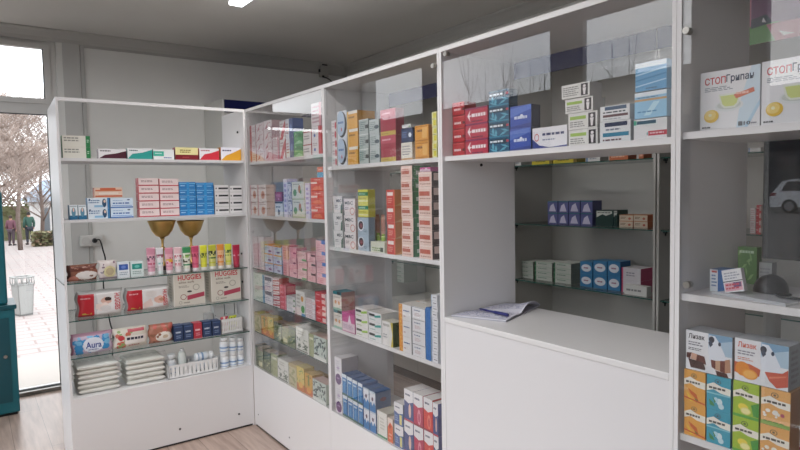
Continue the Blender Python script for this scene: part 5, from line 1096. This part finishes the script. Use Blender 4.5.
for i in range(4):
    a, b = i*PI/2, (i+1)*PI/2; c_ = w2*1.05
    P = [Matrix.Rotation(q, 3, 'Z') @ Vector((-c_, -c_, 0)) for q in (a, b)]
    mb.tube([P[0]+Vector((0, 0, Hh*.98)), P[1]+Vector((0, 0, Hh*.98))], .018, GR, 8)
    mb.tube([P[0]+Vector((0, 0, Hh*.80)), P[1]+Vector((0, 0, Hh*.80))], .012, GR, 8)
    for t in (0, .33, .66): q = P[0].lerp(P[1], t); mb.tube([q+Vector((0, 0, Hh*.78)), q+Vector((0, 0, Hh*.98))], .012, GR, 6)
mb.build('rim', bn)
mb = MB(); mb.box((-w2*.8, -w2*.8, 0), (w2*.8, w2*.8, .045), mat('6a6a68', .7)); mb.build('base', bn)

# people: one continuous body, clothes as children
def skin_mesh(name, verts, edges, radii, m, sub=1):
    me = bpy.data.meshes.new(name); me.from_pydata(verts, edges, []); me.materials.append(m)
    o = bpy.data.objects.new(name, me); COL.objects.link(o)
    sk = o.modifiers.new('skin', 'SKIN'); sl = me.skin_vertices[0] if me.skin_vertices else None
    if sl is None:
        bpy.context.view_layer.objects.active = o; bpy.ops.object.select_all(action='DESELECT'); o.select_set(True)
        bpy.ops.mesh.customdata_skin_add(); sl = me.skin_vertices[0]
    for i, r in enumerate(radii): sl.data[i].radius = (r, r) if not isinstance(r, tuple) else r; sl.data[i].use_root = (i == 0)
    sb = o.modifiers.new('sub', 'SUBSURF'); sb.levels = sub; sb.render_levels = sub
    dg = bpy.context.evaluated_depsgraph_get(); me2 = bpy.data.meshes.new_from_object(o.evaluated_get(dg))
    bpy.data.objects.remove(o)
    for p in me2.polygons: p.use_smooth = True
    me2.materials.clear(); me2.materials.append(m); return me2
def person(loc, hgt, rz, jc, tc, hc, label, hat=False):
    s = hgt/1.72; SK = mat('b98d78', .6)
    J = dict(pel=(0,0,.93), spi=(0,0,1.15), che=(0,-.01,1.34), nec=(0,0,1.48), hd0=(0,-.01,1.56), hd1=(0,-.01,1.66),
             shL=(.18,0,1.42), elL=(.24,.02,1.14), wrL=(.23,-.06,.9), haL=(.23,-.08,.80), shR=(-.18,0,1.42), elR=(-.25,.02,1.14), wrR=(-.24,-.05,.9), haR=(-.24,-.07,.80),
             hiL=(.10,0,.88), knL=(.11,-.02,.48), anL=(.11,.02,.08), toL=(.12,-.12,.03), hiR=(-.10,0,.88), knR=(-.12,.03,.48), anR=(-.12,.05,.08), toR=(-.14,-.10,.03))
    Rr = dict(pel=(.15,.11), spi=(.13,.10), che=(.15,.11), nec=.055, hd0=.085, hd1=.095, shL=.06, elL=.045, wrL=.03, haL=.035, shR=.06, elR=.045, wrR=.03, haR=.035, hiL=.09, knL=.06, anL=.04, toL=.035, hiR=.09, knR=.06, anR=.04, toR=.035)
    E_ = [('pel','spi'),('spi','che'),('che','nec'),('nec','hd0'),('hd0','hd1'),('che','shL'),('shL','elL'),('elL','wrL'),('wrL','haL'),('che','shR'),('shR','elR'),('elR','wrR'),('wrR','haR'),('pel','hiL'),('hiL','knL'),('knL','anL'),('anL','toL'),('pel','hiR'),('hiR','knR'),('knR','anR'),('anR','toR')]
    def mk(keys, edges, grow, m, nm):
        V = [tuple(c*s for c in J[k]) for k in keys]; ed = [(keys.index(a), keys.index(b)) for a, b in edges]
        ra = [(tuple((q+grow)*s for q in Rr[k]) if isinstance(Rr[k], tuple) else (Rr[k]+grow)*s) for k in keys]
        return skin_mesh(nm, V, ed, ra, m)
    ks = list(J); me = mk(ks, E_, 0, SK, 'person'); o = link('person', me, None, loc, rz); tag(o, label, 'person')
    jk = ['che','spi','pel','nec','shL','elL','wrL','shR','elR','wrR','hiL','hiR']; je = [('pel','spi'),('spi','che'),('che','nec'),('che','shL'),('shL','elL'),('elL','wrL'),('che','shR'),('shR','elR'),('elR','wrR'),('pel','hiL'),('pel','hiR')]
    link('jacket', mk(jk, je, .03, mat(jc, .8), 'jacket'), o)
    tk = ['pel','hiL','knL','anL','hiR','knR','anR']; te = [('pel','hiL'),('hiL','knL'),('knL','anL'),('pel','hiR'),('hiR','knR'),('knR','anR')]
    link('trousers', mk(tk, te, .022, mat(tc, .8), 'trousers'), o)
    mb = MB(); mb.lathe([(.098*s*math.cos(t), .12*s*math.sin(t)) for t in [-.5+(PI/2+.5)*i/8 for i in range(9)]], mat(hc, .8), 16, c=(0, .012*s, 1.645*s)); mb.build('hair', o)
    for sx in (-1, 1):
        t = J['toL' if sx > 0 else 'toR']; mb = MB(); mb.box((t[0]*s-.05*s, t[1]*s-.03*s, -.002), (t[0]*s+.05*s, t[1]*s+.2*s, .09*s), BLACK); bevel(mb.build('shoe', o), .02*s)
pA = gp(12, 245.5); pB = gp(30, 244.5)
person(tuple(pA), hit(12, 216, 1, pA.y).z-GZ, 2.6, '6a4450', '4a3c44', '3a2c28', 'person in a maroon coat standing on the paving outside')
person(tuple(pB), hit(28, 212.5, 1, pB.y).z-GZ, 3.4, '2f5248', '2c2e38', '2a2624', 'person in a dark green jacket and dark trousers outside')

# far building, hedge, trees
def far_building():
    y = 42; a = hit(34, 232, 1, y); b = hit(80, 236, 1, y); zt = hit(45, 201.5, 1, y).z
    t = thing('building', 'white single-storey building with grey blue roof beyond the trees', 'building', (0, 0, 0)); W_ = mat('d6d4d2', .7); x0 = a.x; x1 = x0+16
    mb = MB(); mb.box((x0, y, GZ), (x1, y+7, zt), W_); mb.build('walls', t)
    mb = MB(); z2 = zt+1.5; e = .4
    A = [(x0-e, y-e, zt), (x1+e, y-e, zt), (x1+e, y+7+e, zt), (x0-e, y+7+e, zt)]; R_ = [(x0+1, y+3.5, z2), (x1-1, y+3.5, z2)]
    RM = mat('8fa4b8', .6)
    mb.face([A[0], A[1], R_[1], R_[0]], RM); mb.face([A[2], A[3], R_[0], R_[1]], RM); mb.face([A[3], A[0], R_[0]], RM); mb.face([A[1], A[2], R_[1]], RM); mb.face(A[::-1], RM)
    mb.build('roof', t)
    for i in range(9):
        xx = x0+.5+i*1.15; mb = MB(); mb.box((xx, y-.03, zt-2.2), (xx+.45, y-.002, zt-.4), mat('8a8c8e', .4)); w_ = mb.build('window', t)
        mb = MB(); mb.box((xx+.04, y-.04, zt-2.14), (xx+.41, y-.031, zt-.46), mat('5f666c', .2)); mb.build('pane', w_)
far_building()
BARK = mat('6f6058', .9); TWIG = mat('93847b', .9); TWIG2 = mat('aa9a90', .9)
def bare_tree(base, h, spread, label, seed, dens=5, group=None, up=.5, levels=4, r0=.16, first=.28):
    rnd = random.Random(seed); tr = MB(); tw = MB()
    def grow(p, d, L, r, lev):
        q = p; dd = d.copy(); pts = [p]
        for k in range(3):
            dd = (dd+Vector((rnd.uniform(-.16, .16), rnd.uniform(-.16, .16), rnd.uniform(-.04, .1)))).normalized(); q = q+dd*L/3; pts.append(q)
        (tr if lev < 2 else tw).tube(pts if lev < 3 else pts[::3], r, (BARK, BARK, TWIG, TWIG2, TWIG2)[min(lev, 4)], 5 if lev < 2 else 3, r*.55)
        if lev >= levels: return
        for k in range(dens):
            t = rnd.uniform(.35, 1.0) if lev else rnd.uniform(first, 1.0); a = rnd.uniform(0, 2*PI); i = min(2, int(t*3)); o_ = pts[i].lerp(pts[i+1], t*3-i)
            side = Vector((math.cos(a), math.sin(a), up*rnd.uniform(.3, 1.6))).normalized(); nd = (dd*.55+side*spread).normalized()
            grow(o_, nd, L*rnd.uniform(.5, .72), max(.010, r*.40), lev+1)
    t = thing('bare_tree', label, 'tree', base, 0, group)
    grow(Vector((0, 0, 0)), Vector((0, 0, 1)), h*.55, r0, 0)
    tr.build('trunk', t); tw.build('twigs', t)
g = 'bare trees beyond the paving'
for i, (px, y, h, lb) in enumerate([(-6, 23, 6.8, 'bare brown tree at the left edge of the door view'), (20, 31, 8.8, 'bare brown tree standing behind the two people'), (42, 37, 8.8, 'bare brown tree in front of the white building'), (8, 46, 10.2, 'furthest bare brown tree outside, left of the building')]):
    q = hit(px, 235, 1, y); bare_tree((q.x, y, GZ), h, .9, lb, 40+i, 7, g, .35, 4, .12, .12)
def hedge(x0, x1, y, h, label, n=900, seed=1):
    mb = MB(); rnd = random.Random(seed); HG = [mat('6a6c4c', .9), mat('7c7a58', .9), mat('8a7460', .9)]
    for k in range(n):
        c = Vector((rnd.uniform(x0, x1), y+rnd.uniform(-.5, .5), GZ+h*rnd.random()**.8)); a = rnd.random()*PI*2; r = .12
        u = Vector((math.cos(a), math.sin(a), rnd.uniform(-.6, .6)))*r; v = Vector((-math.sin(a), math.cos(a), rnd.uniform(.3, 1)))*r*.6
        mb.face([c-u, c-v, c+u, c+v], HG[k % 3])
    mb.box((x0, y-.25, GZ), (x1, y+.25, GZ+h*.8), HG[0]); tag(mb.build('hedge'), label, 'hedge', None, 'stuff' if False else None)
hedge(hit(32, 235, 1, 33).x, hit(56, 235, 1, 33).x, 33, .75, 'low green and brown hedge before the white building', 900)
hedge(-9, hit(32, 235, 1, 38).x, 39.5, 2.6, 'tall brown thicket running behind the people', 2600, 2)
ob_ = thing('building', 'added brown grey block left of the trees, hiding sky in the mirrored door', 'building', (-30, 44, GZ)); mb = MB(); mb.box((-13, 0, 0), (19, 8, 7.6), mat('857b74', .8)); mb.build('walls', ob_)  # block added to keep bright sky out of the mirrored door glass
mb = MB(); mb.box((-13.2, -.2, 7.6), (19.2, 8.2, 7.9), mat('6a6460', .8)); mb.build('roof', ob_)
# street side (seen mirrored in the panes): road, poplars, parked car, added dark blocks that hide low sky
mb = MB(); mb.box((-75, -45, -.3), (XL-.25, 3.39, .1), mat('5c5a58', .9)); struct('ground', mb)
mb = MB(); mb.box((-75, 3.39, -.3), (-3.3, 34, .1), mat('5c5a58', .9)); struct('ground', mb)
yb_ = hit(742, 150, 0, 41).y
ta = thing('building', 'added dark block behind the parked car, keeping sky off the mirrored monitor', 'building', (-41.5, yb_-8, .1)); mb = MB(); mb.box((-5, -8, 0), (0, 8, 6.0), mat('2c2e32', .7)); mb.build('walls', ta)  # added, sized so the monitor mirrors no sky above the car
mb = MB(); mb.box((-5.1, -8.1, 6.0), (.1, 8.1, 6.2), mat('55575a', .7)); mb.build('roof', ta)
fc = thing('building', 'added long dark grey block across the street, hiding low sky in the panes', 'building', (-48, 8, .1)); mb = MB(); mb.box((-4, -26, 0), (0, 64, 8.6), mat('3a3c40', .7)); mb.build('walls', fc)  # added, tall enough to screen low sky from the lower windows' reflections
mb = MB(); mb.box((-4.2, -26.2, 8.6), (.2, 64.2, 8.8), mat('55575a', .7)); mb.build('roof', fc)
# mirrored picture positions: the pane at x=0 shows a thing at x=-D where the sight line reaches x=+D
D_ = 31
r_ = hit(769, 213, 0, D_); r2 = hit(800, 213, 0, D_)
car_y = r_.y
cr = thing('parked_car', 'white car parked across the street, mirrored in the dark monitor', 'car', (-D_, car_y, .1), 0)
CW = mat('dfe3ea', .2); prof = [(0, .35), (.02, .85), (.12, 1.0), (.55, 1.55), (1.0, 1.66), (2.3, 1.66), (3.1, 1.12), (4.2, .95), (4.4, .7), (4.4, .3), (0, .3)]
mb = MB(); L_ = [(0.0, -y, z) for y, z in prof]; R2 = [(-1.8, -y, z) for y, z in prof]
mb.face(L_, CW); mb.face(R2[::-1], CW)
for i in range(len(prof)): j = (i+1) % len(prof); mb.face([L_[i], L_[j], R2[j], R2[i]], CW)
mb.build('body', cr)
mb = MB(); mb.face([(0.01, -.5, 1.08), (0.01, -2.9, 1.1), (0.01, -2.3, 1.55), (0.01, -.8, 1.55)], mat('1a1e24', .1)); mb.build('side_window', cr)
mb = MB(); mb.face([(0.01, -.02, .85), (0.01, -.3, .85), (0.01, -.3, 1.0), (0.01, -.08, 1.0)], mat('8a1c20', .2)); mb.build('tail_lamp', cr)
for yy in (-.9, -3.5):
    mb = MB(); mb.tube([(-.2, yy, .34), (.03, yy, .34)], .34, mat('1c1c1e', .8), 24); w_ = mb.build('wheel', cr); mb = MB(); mb.tube([(.031, yy, .34), (.045, yy, .34)], .22, mat('8a8c90', .4), 20); mb.build('rim', w_)
def poplar(px, top, D2, seed, lb, n=10):
    q = hit(px, 100, 0, D2); zt = hit(px, top, 0, D2).z; rnd = random.Random(seed); t = thing('bare_poplar', lb, 'tree', (-D2, q.y, .1), 0, 'bare poplars mirrored in the panes')
    mb = MB(); mb.tube([(0, 0, 0), (.1, .05, (zt)*.5), (.05, .12, zt)], .04, mat('4a4a4e', .9), 6, .015); mb.build('trunk', t)
    mb = MB()
    for k in range(n):
        z0 = zt*rnd.uniform(.35, .8); a = rnd.uniform(0, 2*PI); s_ = rnd.uniform(.5, 1.6); L = zt*rnd.uniform(.12, .3)
        mb.tube([(0, .06, z0), (s_*math.cos(a)*.6, s_*math.sin(a)*.6, z0+L*.4), (s_*math.cos(a), s_*math.sin(a), z0+L)], .02, mat('4a4a4e', .9), 4, .01)
    mb.build('branches', t)
for i, (px, top) in enumerate([(470, 60), (487, 72), (505, 55), (512, 62), (532, 66), (546, 60), (583, 72), (614, 44), (631, 40)]):
    poplar(px, top, 30+i % 3, i, 'bare poplar number across the street, mirrored %s' % ('first and leftmost', 'second from left', 'third, tall', 'fourth, beside the tall one', 'fifth', 'sixth, near the pane gap', 'seventh, behind the body icon boxes', 'eighth, tall and thin', 'last on the right')[i])

# ------------------------------------------------------------------ light
W = bpy.data.worlds.new('overcast_sky'); SC.world = W; W.use_nodes = True
nt = W.node_tree; bg = nt.nodes['Background']
tc = nt.nodes.new('ShaderNodeTexCoord'); nz = nt.nodes.new('ShaderNodeTexNoise'); nz.inputs['Scale'].default_value = 3.5; nz.inputs['Detail'].default_value = 5
nt.links.new(tc.outputs['Generated'], nz.inputs['Vector'])
rp = nt.nodes.new('ShaderNodeValToRGB'); rp.color_ramp.elements[0].color = (.72, .78, .86, 1); rp.color_ramp.elements[0].position = .35; rp.color_ramp.elements[1].color = (1, 1, 1, 1); rp.color_ramp.elements[1].position = .65
nt.links.new(nz.outputs[0], rp.inputs[0]); nt.links.new(rp.outputs[0], bg.inputs[0]); bg.inputs[1].default_value = SKY = 3.75
def portal(name, loc, rot, sx, sy):
    l = bpy.data.lights.new(name, 'AREA'); l.shape = 'RECTANGLE'; l.size = sx; l.size_y = sy; l.cycles.is_portal = True
    o = bpy.data.objects.new(name, l); COL.objects.link(o); o.location = loc; o.rotation_euler = rot
for a, b, z0, z1 in WIN: portal('window_daylight', (XL-.02, (a+b)/2, (z0+z1)/2), (0, -PI/2, 0), z1-z0, b-a)
portal('door_daylight', ((XL-.95)/2, YB-.01, 1.4), (-PI/2, 0, 0), 1.0, 2.75)

SC.view_settings.view_transform = 'Standard'; SC.view_settings.look = 'None'; SC.view_settings.gamma = 1; SC.view_settings.use_curve_mapping = False
SC.view_settings.exposure = 0
SC.cycles.max_bounces = 8; SC.cycles.transparent_max_bounces = 24; SC.cycles.diffuse_bounces = 5; SC.cycles.glossy_bounces = 4
SC.cycles.use_denoising = True; SC.cycles.caustics_reflective = False; SC.cycles.caustics_refractive = False; SC.cycles.sample_clamp_indirect = 6
